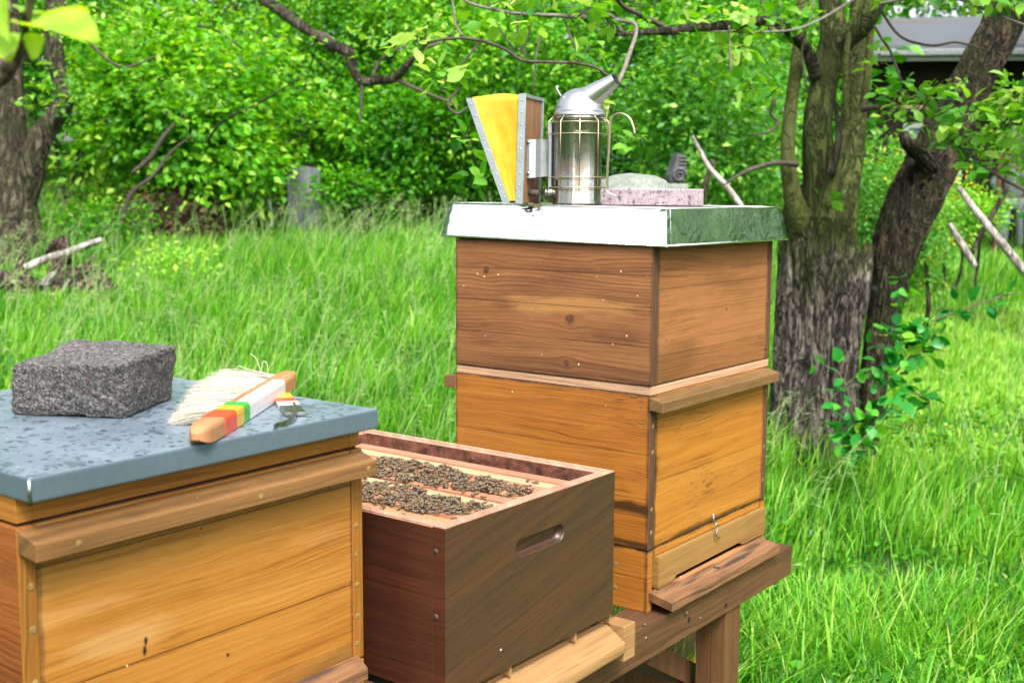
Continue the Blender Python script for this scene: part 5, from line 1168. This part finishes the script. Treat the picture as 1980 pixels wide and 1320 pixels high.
# ------------------------------------------------------------------ bushes and trees behind the meadow
HG = 'bushes along the back of the meadow'
bush('hazel_bush', 'bright lime green hazel bush drooping over the brown leaf heap', 'bush', (340, 210), 12.2, (192, 185), 1.2, 0.096, 1312, 12, L_BRIGHT, .5, .22, HG, flat=.8)
bush('hazel_bush', 'green bush in the corner between the forked tree and the hazel', 'bush', (120, 60), 13.5, (190, 190), 1.5, 0.074, 1250, 12, L_MID, .5, .25, HG)
bush('hazel_bush', 'dark green bush with drooping fans right of the grey shed', 'bush', (785, 270), 13.6, (150, 135), 1.3, 0.078, 1125, 12, L_BRIGHT, .3, .2, HG, flat=1.0)
bush('hazel_bush', 'mid green bush rising above the grey shed', 'bush', (610, 140), 14.6, (160, 190), 1.6, 0.074, 1375, 12, L_MID, .55, .25, HG)
bush('hazel_bush', 'yellow green bush behind the hanging branch at the top', 'bush', (820, 10), 14.2, (210, 130), 1.6, 0.07, 1125, 12, L_BRIGHT, .45, .3, HG)
bush('hazel_bush', 'fresh green bush behind the yellow bellows', 'bush', (1010, 130), 12.8, (190, 170), 1.3, 0.067, 1312, 12, L_BRIGHT, .42, .28, HG)
bush('hazel_bush', 'dark bush in shade low behind the bellows and the steel can', 'bush', (960, 330), 13.4, (190, 100), 1.2, 0.063, 775, 11, L_MID, .3, .2, HG)
bush('hazel_bush', 'broad bush with large light leaves between smoker spout and old tree', 'bush', (1370, 230), 9.6, (165, 190), 1.0, 0.063, 1125, 11, L_FRUIT, .35, .25, HG, near=False)
bush('conifer_bush', 'dark bluish green bush behind the wire guard and the stone scroll', 'bush', (1240, 300), 12.4, (95, 130), .9, 0.052, 1000, 14, L_DARK, .35, .25, HG)
bush('hazel_bush', 'tall green bush filling the sky behind the main branch', 'bush', (1360, 0), 12.6, (230, 170), 1.4, 0.067, 1250, 12, L_BRIGHT, .4, .25, HG)
bush('variegated_bush', 'small leaved bush with yellow tips between the two trunks', 'bush', (1730, 420), 8.6, (95, 130), .7, 0.037, 1187, 12, L_YEL, .4, .28, HG, zmin=0)
bush('green_bush', 'low bright green bush left of the person in pale clothes', 'bush', (1862, 412), 12.5, (58, 40), .6, .055, 330, 9, L_BRIGHT, .6, .2, HG, zmin=0)
bush('green_bush', 'leafy bush hanging at the right edge above the person', 'bush', (2060, 250), 10, (90, 110), .8, .07, 420, 8, L_FRUIT, .5, .2, HG)
bush('green_bush', 'small sapling with pale leaves in the grass right of the rotten stump', 'bush', (330, 500), 8.4, (70, 26), .3, .045, 40, 6, L_BRIGHT, .8, .12, HG, stems=0, zmin=.1)
bush('green_bush', 'low weeds growing between left tree and leaf heap', 'bush', (200, 430), 11.2, (90, 45), .6, .06, 260, 7, L_BRIGHT, .5, .25, HG, zmin=0)
bush('hazel_bush', 'low green twigs hanging in front of the right half of the grey shed', 'bush', (672, 362), 12.2, (58, 34), .35, .065, 110, 9, L_BRIGHT, .45, .25, HG, stems=0, flat=1.0)
bush('hazel_bush', 'lime leaves drooping left of the grey shed above the white stake', 'bush', (490, 320), 12.2, (50, 62), .5, .09, 130, 9, L_BRIGHT, .65, .2, HG, stems=0, flat=.9)
# deep woodland closing the view behind them
def woodland():
    n = 8500; az = np.radians(rng.uniform(-48, 96, n)); D = rng.uniform(16.5, 27, n); pan = _a
    x = CAM[0]+np.cos(az)*D; y = CAM[1]+np.sin(az)*D; z = ground(x, y)+rng.uniform(0, 1, n)**.8*(7.5)
    # keep the clearing with the house open
    u = 990+F_PX*np.tan(pan-az); v = 390-(z-CAM[2])/D*F_PX; keep = ~((u > 1640) & (u < 2100) & (np.abs(pan-az) < .6) & (D < 31))
    m_ = 1500; azz = np.radians(rng.uniform(2, 24, m_)); DD = rng.uniform(29, 34, m_); x2 = CAM[0]+np.cos(azz)*DD; y2 = CAM[1]+np.sin(azz)*DD; z2 = ground(x2, y2)+rng.uniform(0, 10, m_)
    x, y, z = np.concatenate([x[keep], x2]), np.concatenate([y[keep], y2]), np.concatenate([z[keep], z2]); C = np.stack([x, y, z], -1); o = np.stack([-(x-CAM[0]), -(y-CAM[1]), 0*x], -1); o /= np.linalg.norm(o, axis=1)[:, None]
    br = np.array([.45+.5*noise.noise(Vector(c)*.5) for c in C])
    V, T, Rr = cluster_leaves(C, o, 13, .42, .24, br, flat=.6)
    tag(tri_mesh('woodland', V, T, L_MID, Rr), 'far dense green woodland closing the view behind the bushes', 'woodland', kind='stuff')
woodland()
for (u, D, r, lean_) in ((230, 15.5, 20, 10), (470, 16, 14, -8), (905, 16, 16, 6), (1110, 15, 13, -5), (1450, 15, 14, 4), (60, 16, 22, 8), (1270, 17, 16, -6)):
    g0 = gp(u, D); tr = thing('woodland_tree', {230: 'slim dark trunk behind the hazel bush', 470: 'slim dark trunk left of the shed', 905: 'dark trunk behind the bellows', 1110: 'thin trunk behind the smoker dome', 1450: 'thin trunk behind the broad light bush', 60: 'thick dark trunk behind the forked tree', 1270: 'dark trunk behind the bluish bush'}[u], 'tree', tuple(g0), 0, 'trunks in the woodland')
    b = B(); p = g0-np.array([0, 0, .1]); b.tube([p, p+np.array([lean_*.01, 0, 2]), p+np.array([lean_*.03, lean_*.02, 4.5]), p+np.array([lean_*.03, 0, 7])], [pxr(r, D), pxr(r*.85, D), pxr(r*.7, D), pxr(r*.4, D)], 12, bark=.15, sub=4, seed=u)
    b.build('trunk', M_BARK_BROWN, tr, normals=False)
    top = p+np.array([0, 0, 6.0]); Pn, dn = crown_points(top, np.array([1.6, 1.6, 1.8]), 260, .3, .4, u)
    V, T, Rr = cluster_leaves(Pn, dn, 10, .2, .14, np.clip(.45+rng.normal(size=len(Pn))*.2, 0, 1)); tri_mesh('crown', V, T, L_MID, Rr, tr)

# ------------------------------------------------------------------ house
DH = 21.0
M_SIDING = wood('house_siding_dark_brown', (.045, .022, .016), (.028, .014, .011), (.012, .007, .006), u=(1, 0, 0), v=(0, 0, 1), plank=.16, stain=.3, rough=.7)
g = G('roof_grey_felt', .6); n1 = g.noise(g.map((.3, 1, 1)), 1.6, 4, .6); g.col(g.mix(g.ramp(n1, [(.5, 0.0), (.62, .8)]), (.075, .085, .105), (.09, .06, .05))); g.bump(g.noise(g.co(), 9, 4), .2, .02); M_ROOF = g.m
M_WHITE = simple('paint_white', (.75, .77, .8), .5); M_GREY = simple('gutter_grey', (.35, .38, .4), .45)
hp = at(1700, 400, DH); hz = float(ground(hp[0], hp[1]))-.3
house = thing('house', 'dark brown timber house with low grey roof behind the leaning dead trunk', 'house', (hp[0], hp[1], hz), math.atan2(R2[1], R2[0])-R_(6))
HM = wm(house)
ez = CAM[2]+pxr(383-108, DH)-hz     # eaves height above the house base
def hb_(b, *a, **k): b.box(*a, M=HM, **k)
b = B(); hb_(b, -.9, 7.5, 0, .15, 0, ez-.1, bev=.01); hb_(b, -.9, -.75, .15, 5, 0, ez-.1, bev=.01); hb_(b, 7.35, 7.5, .15, 5, 0, ez-.1, bev=.01); hb_(b, -.75, 7.35, 4.85, 5, 0, ez-.1, bev=.01); b.build('wall', M_SIDING, house)
b = B(); q = [(-1.0, -.75, ez), (7.9, -.75, ez), (7.9, 2.6, ez+.95), (-1.0, 2.6, ez+.95)]; 
b.prism([HM @ Vector(p) for p in q], (0, 0, .07)); q = [(7.9, 5.6, ez), (-1.0, 5.6, ez), (-1.0, 2.6, ez+.95), (7.9, 2.6, ez+.95)]; b.prism([HM @ Vector(p) for p in q], (0, 0, .07)); b.build('roof', M_ROOF, house)
b = B(); hb_(b, -1.0, 7.9, -.86, -.76, ez-.12, ez-.01, bev=.02); b.build('gutter', M_GREY, house)
b = B(); hb_(b, -1.0, 7.9, -.74, -.70, ez-.2, ez-.03, bev=.005); b.build('fascia', M_WHITE, house)
for x0 in (.35, 2.2):
    b = B(); z0, z1 = ez-2.3, ez-1.2; fw_ = .09; w1 = .95
    hb_(b, x0, x0+fw_, -.05, -.002, z0, z1, bev=.004); hb_(b, x0+w1, x0+w1+fw_, -.05, -.002, z0, z1, bev=.004); hb_(b, x0+fw_, x0+w1, -.05, -.002, z1-fw_, z1, bev=.004); hb_(b, x0+fw_, x0+w1, -.05, -.002, z0, z0+fw_, bev=.004); hb_(b, x0+w1*.5, x0+w1*.5+.05, -.045, -.002, z0+fw_, z1-fw_, bev=.004)
    wn_ = b.build('window', M_WHITE, house)
    gm = G('window_glass', .08, spec=.8); gm.col((.12, .15, .18)); b = B(); hb_(b, x0+fw_, x0+w1, -.02, -.008, z0+fw_, z1-fw_, bev=0); b.build('pane', gm.m, wn_)
b = B(); hb_(b, .83, .99, -1.3, -1.18, -.2, ez-.9, bev=.01); hb_(b, -.4, 2.4, -1.29, -1.22, ez-1.05, ez-.99, bev=.005); b.build('porch_post', simple('post_ochre', (.42, .28, .15), .7), house)
pp = gp(1922, 16.0); b = B(); b.tube([pp-np.array([0, 0, .1]), pp+np.array([.03, 0, 1.5]), pp+np.array([.08, 0, 2.2])], .035, 10, sub=3)
o = b.build('post', simple('post_rust_red', (.2, .07, .045), .8)); tag(o, 'thin rusty red post beside the person in front of the house', 'post')

# ------------------------------------------------------------------ person in pale clothes far off
DPn = 19.5
pf = gp(1952, DPn); hgt = 1.72
k_ = 1.72/1.72
per = thing('person', 'person in pale blue jacket and light trousers standing with hand on hip by the house', 'person', tuple(pf), math.atan2(R2[1], R2[0]))
def skin_body(name, joints, edges, mat, parent, sub=2, rootj=0):
    me = bpy.data.meshes.new(name); Mx = wm(parent)
    me.from_pydata([j[0] for j in joints], edges, []); o = bpy.data.objects.new(name, me); COL.objects.link(o)
    sk = o.modifiers.new('skin', 'SKIN'); o.modifiers.new('sub', 'SUBSURF').levels = sub
    for v, j in zip(me.skin_vertices[0].data, joints): v.radius = (j[1], j[1]*.8)
    me.skin_vertices[0].data[rootj].use_root = True
    dg = bpy.context.evaluated_depsgraph_get(); dg.update(); m2 = bpy.data.meshes.new_from_object(o.evaluated_get(dg)); o.modifiers.clear(); o.data = m2; m2.materials.clear(); m2.materials.append(mat)
    for p in m2.polygons: p.use_smooth = True
    o.parent = parent; return o
J = [((0, 0, .92), .15), ((0, 0, 1.1), .145), ((0, .0, 1.28), .17), ((0, 0, 1.40), .12), ((0, 0, 1.47), .055), ((0, -.015, 1.55), .085), ((0, -.015, 1.66), .085),
     ((-.18, 0, 1.38), .065), ((-.36, .02, 1.16), .052), ((-.2, -.05, .98), .042), ((.18, 0, 1.38), .065), ((.33, .02, 1.14), .052), ((.27, -.12, .95), .04),
     ((-.1, 0, .84), .105), ((-.12, -.02, .48), .075), ((-.13, .0, .08), .055), ((-.14, -.14, .04), .045), ((.1, 0, .84), .105), ((.14, -.02, .48), .075), ((.16, .0, .08), .055), ((.17, -.14, .04), .045)]
Ed = [(0, 1), (1, 2), (2, 3), (3, 4), (4, 5), (5, 6), (3, 7), (7, 8), (8, 9), (3, 10), (10, 11), (11, 12), (0, 13), (13, 14), (14, 15), (15, 16), (0, 17), (17, 18), (18, 19), (19, 20)]
M_SKINP = simple('skin', (.5, .3, .22), .6); skin_body('body', J, Ed, M_SKINP, per)
def grow(ids, g_): m = {a: i for i, a in enumerate(ids)}; return [(J[a][0], J[a][1]+g_) for a in ids], [(m[a], m[b_]) for a, b_ in Ed if a in m and b_ in m]
jj, ee = grow([0, 1, 2, 3, 7, 8, 9, 10, 11, 12], .022); jj[0] = ((0, 0, .86), .195); skin_body('jacket', jj, ee, simple('cloth_pale_blue', (.5, .58, .64), .8, nscale=6), per)
jj, ee = grow([0, 13, 14, 15, 17, 18, 19], .022); skin_body('trousers', jj, ee, simple('cloth_light_grey_blue', (.6, .68, .72), .8, nscale=6), per)
b = B(); b.lathe([(0, .115), (.05, .108), (.09, .07), (.1, .02), (.098, -.02)], tuple(wm(per) @ Vector((0, .005, 1.64))), (0, 0, 1), 16); b.build('hair', simple('hair_grey_brown', (.2, .15, .11), .8), per)

# ------------------------------------------------------------------ shed, stake, leaf heap, logs, poles, ornament, stump
DS = 12.6; s0 = at(556, 405, DS)
shed = thing('shed', 'small weathered grey board shed half hidden by bushes at the meadow edge', 'shed', (s0[0], s0[1], float(ground(s0[0], s0[1]))-.1), math.atan2(R2[1], R2[0])-R_(14))
SMx = wm(shed); H1 = CAM[2]+pxr(383-318, DS)-shed.location[2]; wS = pxr(68, DS)
b = B(); b.hexa([SMx @ Vector(p) for p in ((0, 0, 0), (wS, 0, 0), (wS, .03, 0), (0, .03, 0), (0, 0, H1), (wS, 0, H1-.06), (wS, .03, H1-.06), (0, .03, H1))], .003)
b.build('panel', wood('wood_grey_panel', cf=(.5, .52, .56), light=(.4, .39, .42), mid=(.3, .29, .32), dark=(.17, .165, .18), u=(0, 0, 1), v=(1, 0, 0), plank=.14, stain=.3, rough=.85, dirt=(.12, .11, .12)), shed)
M_OLV = wood('wood_olive_boards', (.06, .055, .03), (.04, .038, .02), (.02, .018, .01), u=(1, 0, 0), plank=.2, stain=.3, rough=.8)
b = B(); b.hexa([SMx @ Vector(p) for p in ((-.24, .25, 0), (-.004, .02, 0), (-.004, .7, 0), (-.24, .7, 0), (-.24, .25, H1-.05), (-.004, .02, H1+.01), (-.004, .7, H1+.01), (-.24, .7, H1-.05))], .004); b.build('side_wall', M_OLV, shed)
b = B(); b.hexa([SMx @ Vector(p) for p in ((-.25, .24, H1-.045), (wS, .04, H1-.055), (wS, .72, H1-.055), (-.25, .72, H1-.045), (-.25, .24, H1-.03), (wS, .04, H1-.04), (wS, .72, H1-.04), (-.25, .72, H1-.03))], .003); b.build('roof', M_OLV, shed)
def stick(name, label, cat, px, rad, mat, D=8, group=None, bark=.12, seg=10):
    pts = P3(px, D); rr = [pxr(r, (p[2] if len(p) > 2 else D)) for r, p in zip(rad, px)]; b = B(); b.tube(pts, rr, seg, bark=bark, sub=6, seed=px[0][0], ridges=2)
    o = b.build(name, mat, normals=False); c = Vector(pts[-1]); 
    for v in o.data.vertices: v.co -= c
    o.location = c; return tag(o, label, cat, group)
M_STK = simple('stake_white', (.7, .75, .8), .6)
stick('stake', 'short white stake in the grass left of the grey shed', 'stake', [(520, 386), (524, 412), (526, 440)], (3.5, 3.5, 3.5), M_STK, 12.4, bark=0)
stick('log', 'brown leaning log half hidden under leaves right of the grey shed', 'log', [(676, 352), (690, 390), (706, 440)], (20, 22, 24), M_BARK_BROWN, 12.3)
stick('branch_pole', 'long pale bare pole leaning down behind the pink slab', 'pole', [(1338, 262), (1350, 285), (1372, 325), (1400, 355), (1428, 392), (1455, 440), (1480, 500)], (3.5, 4, 5, 5.5, 6, 6, 6), M_DEAD, 7.2, 'bare poles lying about')
stick('branch_pole', 'shorter brown stake leaning the other way behind the pink slab', 'pole', [(1378, 310), (1368, 345), (1356, 390), (1345, 450)], (6, 7, 8, 8), M_BARK_BROWN, 7.8, 'bare poles lying about')
stick('branch_pole', 'long pale bare pole leaning in the grass right of the dead trunk', 'pole', [(1853, 362), (1880, 400), (1912, 440), (1945, 480), (1985, 530)], (5, 7, 8, 8, 8), M_DEAD, 7.6, 'bare poles lying about')
stick('branch_pole', 'brown pole crossing behind the pale one in front of the person', 'pole', [(1948, 360), (1925, 405), (1900, 445), (1878, 490)], (5, 5.5, 6, 6), M_BARK_BROWN, 9.0, 'bare poles lying about')
stick('branch_pole', 'short pale broken branch stuck in the grass beside the dead trunk', 'pole', [(1836, 432), (1858, 470), (1886, 515)], (5, 8, 6), M_DEAD, 7.0, 'bare poles lying about')
stick('fallen_branch', 'pale grey straight stick lying across the rotten stump', 'stick', [(50, 518), (90, 500), (130, 488), (165, 474), (198, 463)], (8, 7.5, 7, 6.5, 5), M_DEAD, 8.75, bark=.05)
# rotten stump
ds = 9.0; sg = gp(120, ds); stp = thing('tree_stump', 'rotten reddish brown stump crumbling in the grass under the left tree', 'stump', tuple(sg))
M_ROT = barkmat('rotten_wood', (.12, .075, .06), (.36, .25, .2), (.75, .62, .56), stretch=2.5, bump=1.0, scale=34, k=.62)
for px, rad in (([(118, 600), (112, 540), (120, 480), (122, 455)], (36, 30, 20, 5)), ([(90, 495), (112, 478), (140, 492)], (5, 22, 8)), ([(120, 560), (170, 530), (215, 550)], (26, 20, 6)), ([(120, 590), (60, 560), (0, 545), (-30, 560)], (24, 26, 24, 10)),
                ([(150, 600), (160, 560), (205, 548)], (24, 26, 8)), ([(30, 600), (35, 545), (52, 500)], (26, 22, 6)), ([(100, 600), (130, 565), (150, 585)], (26, 24, 12))):
    limb('rotten_piece', px, ds, [r*.8 for r in rad], M_ROT, stp, 64, .7, 14, random.random()*20, 4)
for k in range(16):      # splinters and slabs of bark round it
    u0, v0 = random.uniform(0, 200), random.uniform(520, 585); an = random.uniform(-.9, 1.1); L0 = random.uniform(25, 60); q = (u0+L0*math.cos(an), v0-L0*math.sin(an))
    b = B(); p0, p1 = Vector(at(u0, v0, ds-.12)), Vector(at(q[0], q[1], ds-.05+random.uniform(-.1, .1))); sd_ = Vector(R2.tolist()+[0])*.02*random.uniform(.6, 1.8); th_ = Vector((0, 0, .012)); m_ = (p0+p1)/2+Vector((0, 0, .02))
    b.hexa([p0-sd_-th_, p0+sd_-th_, p0+sd_+th_, p0-sd_+th_, p1-sd_*.4-th_*.5, p1+sd_*.5-th_*.5, p1+sd_*.3+th_, p1-sd_*.3+th_*.6], .003); b.build('splinter', M_ROT if k % 3 else M_DEAD, stp)
# leaf heap
hp2 = gp(320, 12.0); heap = B()
for i in range(1): bmesh.ops.create_icosphere(heap.bm, subdivisions=5, radius=1)
for v in heap.bm.verts:
    p = v.co.copy(); k = 1+.25*noise.noise(p*1.6)+.1*noise.noise(p*5)+.05*noise.noise(p*14); q = np.array([R2[0]*p.x*.52*k+F2[0]*p.y*.5*k, R2[1]*p.x*.52*k+F2[1]*p.y*.5*k, max(p.z, -.3)*.52*k]); v.co = Vector(q)
for f in heap.bm.faces: f.smooth = True
g = G('heap_dry_leaves', .9); n1 = g.noise(g.co(), 9, 6, .75); g.col(g.ramp(n1, [(.35, (.02, .012, .008)), (.52, (.09, .055, .035)), (.7, (.17, .12, .08))])); g.bump(g.noise(g.co(), 35, 5, .8), 1.0, .03)
o = heap.build('leaf_heap', g.m); o.location = (hp2[0], hp2[1], hp2[2]+.08); tag(o, 'brown heap of dry leaves and cuttings under the lime green hazel', 'heap')
L_DRY = leafmat('leaf_dry_brown', [(0, (.03, .018, .01)), (.5, (.11, .06, .035)), (1, (.26, .17, .1))], .2, .7)
hn = 420; ud = rand_unit(hn); ud[:, 2] = np.abs(ud[:, 2]); hc = hp2+np.array([0, 0, .08])+np.outer(ud[:, 0]*.52, [R2[0], R2[1], 0])+np.outer(ud[:, 1]*.5, [F2[0], F2[1], 0])+np.outer(ud[:, 2]*.52, [0, 0, 1.])
V, T, Rr = cluster_leaves(hc, ud, 5, .06, .085, rng.uniform(0, 1, hn)); tri_mesh('dry_leaves', V, T, L_DRY, Rr, o)
# stone ornament
DO = 8.0; og = gp(1303, DO); orn = thing('stone_ornament', 'dark grey carved stone scroll on a pale pillar behind the pink slab', 'ornament', tuple(og), math.atan2(R2[1], R2[0])+R_(12))
OM = wm(orn); zb = CAM[2]-pxr(354-383, DO)-og[2]; M_ORN = simple('stone_dark_grey', (.14, .135, .15), .7, nscale=30, bump=.3)
b = B(); b.box(-.06, .06, -.06, .06, -.1, zb-.002, .01, M=OM); b.box(-.068, .068, -.075, .075, zb+.001-.045, zb+.0, .01, M=OM); b.build('pillar', simple('stone_pale', (.42, .44, .4), .8, nscale=30), orn)
b = B(); sc2 = pxr(1, DO); prof = [(-16, 2), (-17, 14), (-12, 24), (-8, 36), (-4, 52), (-2, 58), (5, 56), (12, 46), (15, 40), (13, 30), (14, 22), (16, 14), (12, 2)]
b.prism([OM @ Vector((x*sc2, -.06, zb+.002+y*sc2)) for x, y in prof], tuple(OM.to_3x3() @ Vector((0, .12, 0))), 0, .008)
for k in range(4): b.box(0*sc2, 15*sc2, -.07, .07, zb+(28+7*k)*sc2, zb+(32+7*k)*sc2, .005, M=OM)
pts = [OM @ Vector(((math.cos(a)*(14-a*1.05))*sc2, -.068, zb+.003+(15+math.sin(a)*(14-a*1.05))*sc2)) for a in np.linspace(0, 11.5, 60)]
b.tube(pts, [.013*(1-i/90) for i in range(60)], 8); b.build('scroll', M_ORN, orn)

# ------------------------------------------------------------------ grass
def grass():
    def sample(n, d0, d1, lat, power):
        d = (rng.uniform(0, 1, n)*(d1**power-d0**power)+d0**power)**(1/power); l = rng.uniform(-lat, lat, n)*d
        return CAM[0]+F2[0]*d+R2[0]*l, CAM[1]+F2[1]*d+R2[1]*l, d, l/d
    X, Y, D, LA_ = [np.concatenate(a) for a in zip(sample(215000, 1.2, 9, .68, 1.35), sample(200000, 7, 17, .62, 1.6), sample(30000, 14, 24, .6, 1.8))]
    # clumping
    cl = np.sin(X*5.1+1.3*np.sin(Y*4.3))*np.cos(Y*5.7+1.1*np.sin(X*3.9)); keep = rng.uniform(0, 1, len(X)) < .72+.28*cl
    # bare patches of thin grass at lower right
    patch = np.sin(X*2.3+2)*np.cos(Y*2.9)*.5+.5*np.sin(X*6.1)*np.sin(Y*5.3); keep &= ~((D < 5) & (patch > .42) & (rng.uniform(0, 1, len(X)) < .75))
    X, Y, D, LA_, cl = [a[keep] for a in (X, Y, D, LA_, cl)]; n = len(X)
    u = 990+F_PX*LA_
    clear = sstep(1660, 1760, u)*sstep(4.9, 6.0, D)*(1-sstep(11.5, 13, D))        # short, light grass in the clearing
    shortn = sstep(1250, 1500, u)*(1-sstep(3.3, 4.2, D))                            # trampled grass by the stand
    tall = .32+.05*cl+.1*np.sin(X*.9+Y*.7)
    vp = np.sin(X*1.7+1.1*np.sin(Y*2.1))*np.sin(Y*1.9+.7)+.4*np.sin(X*4.7+Y*3.9)
    h = tall*rng.uniform(.45, 1.25, n)*np.where(D < 6, .72+.4*vp, 1); h = h*(1-.68*clear)*(1-.45*shortn); h *= np.where(D < 2.6, .75, 1)
    h = np.where((u > 1450) & (u < 1760) & (D > 4.4) & (D < 5.5), h*1.25, h); h = np.where((u < 260) & (D > 7.2) & (D < 10.2), h*.42, h); h = np.clip(h, .03, .62)
    h = np.where((u < 900) & (D > 12), h*.8, h)
    w_ = (.0019+.00022*D)*rng.uniform(.6, 1.5, n); w_ = np.where(rng.uniform(0, 1, n) < .06, w_*1.9, w_)
    a = rng.uniform(0, 2*np.pi, n); wind = np.array([.5, -.3]); ln = rng.uniform(.05, .55, n)+.5*(rng.uniform(0, 1, n) < .12)+.5*shortn*rng.uniform(0, 1, n)
    dx = np.cos(a)*ln+wind[0]*.25; dy = np.sin(a)*ln+wind[1]*.25
    base = np.stack([X, Y, ground(X, Y)-.01], -1); sa = a+np.pi/2+rng.normal(size=n)*.7; sv = np.stack([np.cos(sa), np.sin(sa), 0*sa], -1)
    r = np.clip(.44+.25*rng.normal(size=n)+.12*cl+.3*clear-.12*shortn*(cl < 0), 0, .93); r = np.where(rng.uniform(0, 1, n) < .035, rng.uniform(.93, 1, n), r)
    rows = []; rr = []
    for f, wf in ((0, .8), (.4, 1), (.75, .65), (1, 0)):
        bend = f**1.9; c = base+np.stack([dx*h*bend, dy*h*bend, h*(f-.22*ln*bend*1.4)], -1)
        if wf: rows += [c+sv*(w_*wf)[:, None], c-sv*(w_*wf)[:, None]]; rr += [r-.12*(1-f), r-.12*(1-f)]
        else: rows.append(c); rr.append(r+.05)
    V = np.stack(rows, 1).reshape(-1, 3); Rr = np.clip(np.stack(rr, 1), 0, 1).ravel(); b = (np.arange(n)*7)[:, None]
    T = np.concatenate([b+np.array([t]) for t in ([0, 1, 3], [0, 3, 2], [2, 3, 5], [2, 5, 4], [4, 5, 6])])
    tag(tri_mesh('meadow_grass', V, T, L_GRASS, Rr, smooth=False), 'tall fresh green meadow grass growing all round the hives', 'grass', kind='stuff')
    # flowering grass stems with pale panicles
    X, Y, D, LA_ = sample(3200, 3.4, 14, .5, 1.5); u = 990+F_PX*LA_; k = (u < 1450) | (rng.uniform(0, 1, len(u)) < .12); k &= np.sin(X*2.1+Y)*np.cos(Y*1.7) > -.5; X, Y, D = X[k], Y[k], D[k]; n = len(X)
    h = rng.uniform(.36, .6, n); a = rng.uniform(0, 6.28, n); lx, ly = np.cos(a)*.3+.15, np.sin(a)*.3-.1; base = np.stack([X, Y, ground(X, Y)], -1); V, T, Rr, off = [], [], [], 0
    sv = np.tile(np.array([R2[0], R2[1], 0]), (n, 1)); ww = .0008+.00016*D
    rows = []
    for f in (0, .55, .95):
        c = base+np.stack([lx*h*f*f*1.5, ly*h*f*f*1.5, h*f], -1); rows += [c+sv*ww[:, None], c-sv*ww[:, None]]
    tip = base+np.stack([lx*h*1.6, ly*h*1.6, h], -1); rows.append(tip)
    V0 = np.stack(rows, 1).reshape(-1, 3); b = (np.arange(n)*7)[:, None]; T0 = np.concatenate([b+np.array([t]) for t in ([0, 1, 3], [0, 3, 2], [2, 3, 5], [2, 5, 4], [4, 5, 6])]); R0 = np.repeat(rng.uniform(0, .6, n), 7)
    m = 14; C = np.repeat(tip, m, 0); t = rng.uniform(0, 1, n*m); hh = np.repeat(h, m); lxx, lyy = np.repeat(lx, m), np.repeat(ly, m)
    C = C-np.stack([lxx*hh*t*.5, lyy*hh*t*.5, hh*t*.2], -1); dirn = rng.normal(size=(n*m, 3))*np.array([1.2, 1.2, .4])+np.array([1.0, -.6, -.1]); s = rng.uniform(.015, .06, n*m)
    A_, S_, N_ = frame(dirn, rng.normal(size=(n*m, 3))); q = np.stack([C, C+A_*s[:, None]*.6+S_*(.0007+.00013*np.repeat(D, m))[:, None], C+A_*s[:, None], C+A_*s[:, None]*.6-S_*(.0007+.00013*np.repeat(D, m))[:, None]], 1)
    b = (np.arange(n*m)*4)[:, None]; T1 = np.concatenate([b+np.array([[0, 1, 2]]), b+np.array([[0, 2, 3]])]); R1 = np.repeat(rng.uniform(.3, 1, n*m), 4)
    V, T, Rr = merge([(V0, T0, R0), (q.reshape(-1, 3), T1, R1)])
    tag(tri_mesh('flowering_grass', V, T, L_SEED, Rr), 'thin pale seed heads standing above the meadow grass', 'grass', kind='stuff')
    # broad leaved weeds low in the grass
    n = 2600; X, Y, D, LA_ = sample(n, 2.2, 7, .55, 1.4); C = np.stack([X, Y, ground(X, Y)+rng.uniform(.02, .1, n)], -1)
    V, T, Rr = cluster_leaves(C, np.tile([0, 0, .6], (n, 1)), 4, .025, .036, np.clip(.45+rng.normal(size=n)*.2, 0, 1), near=True, flat=1.0, wid=.7)
    tag(tri_mesh('weeds', V, T, L_MID, Rr), 'small broad leaved weeds low between the grass blades', 'weeds', kind='stuff')
grass()
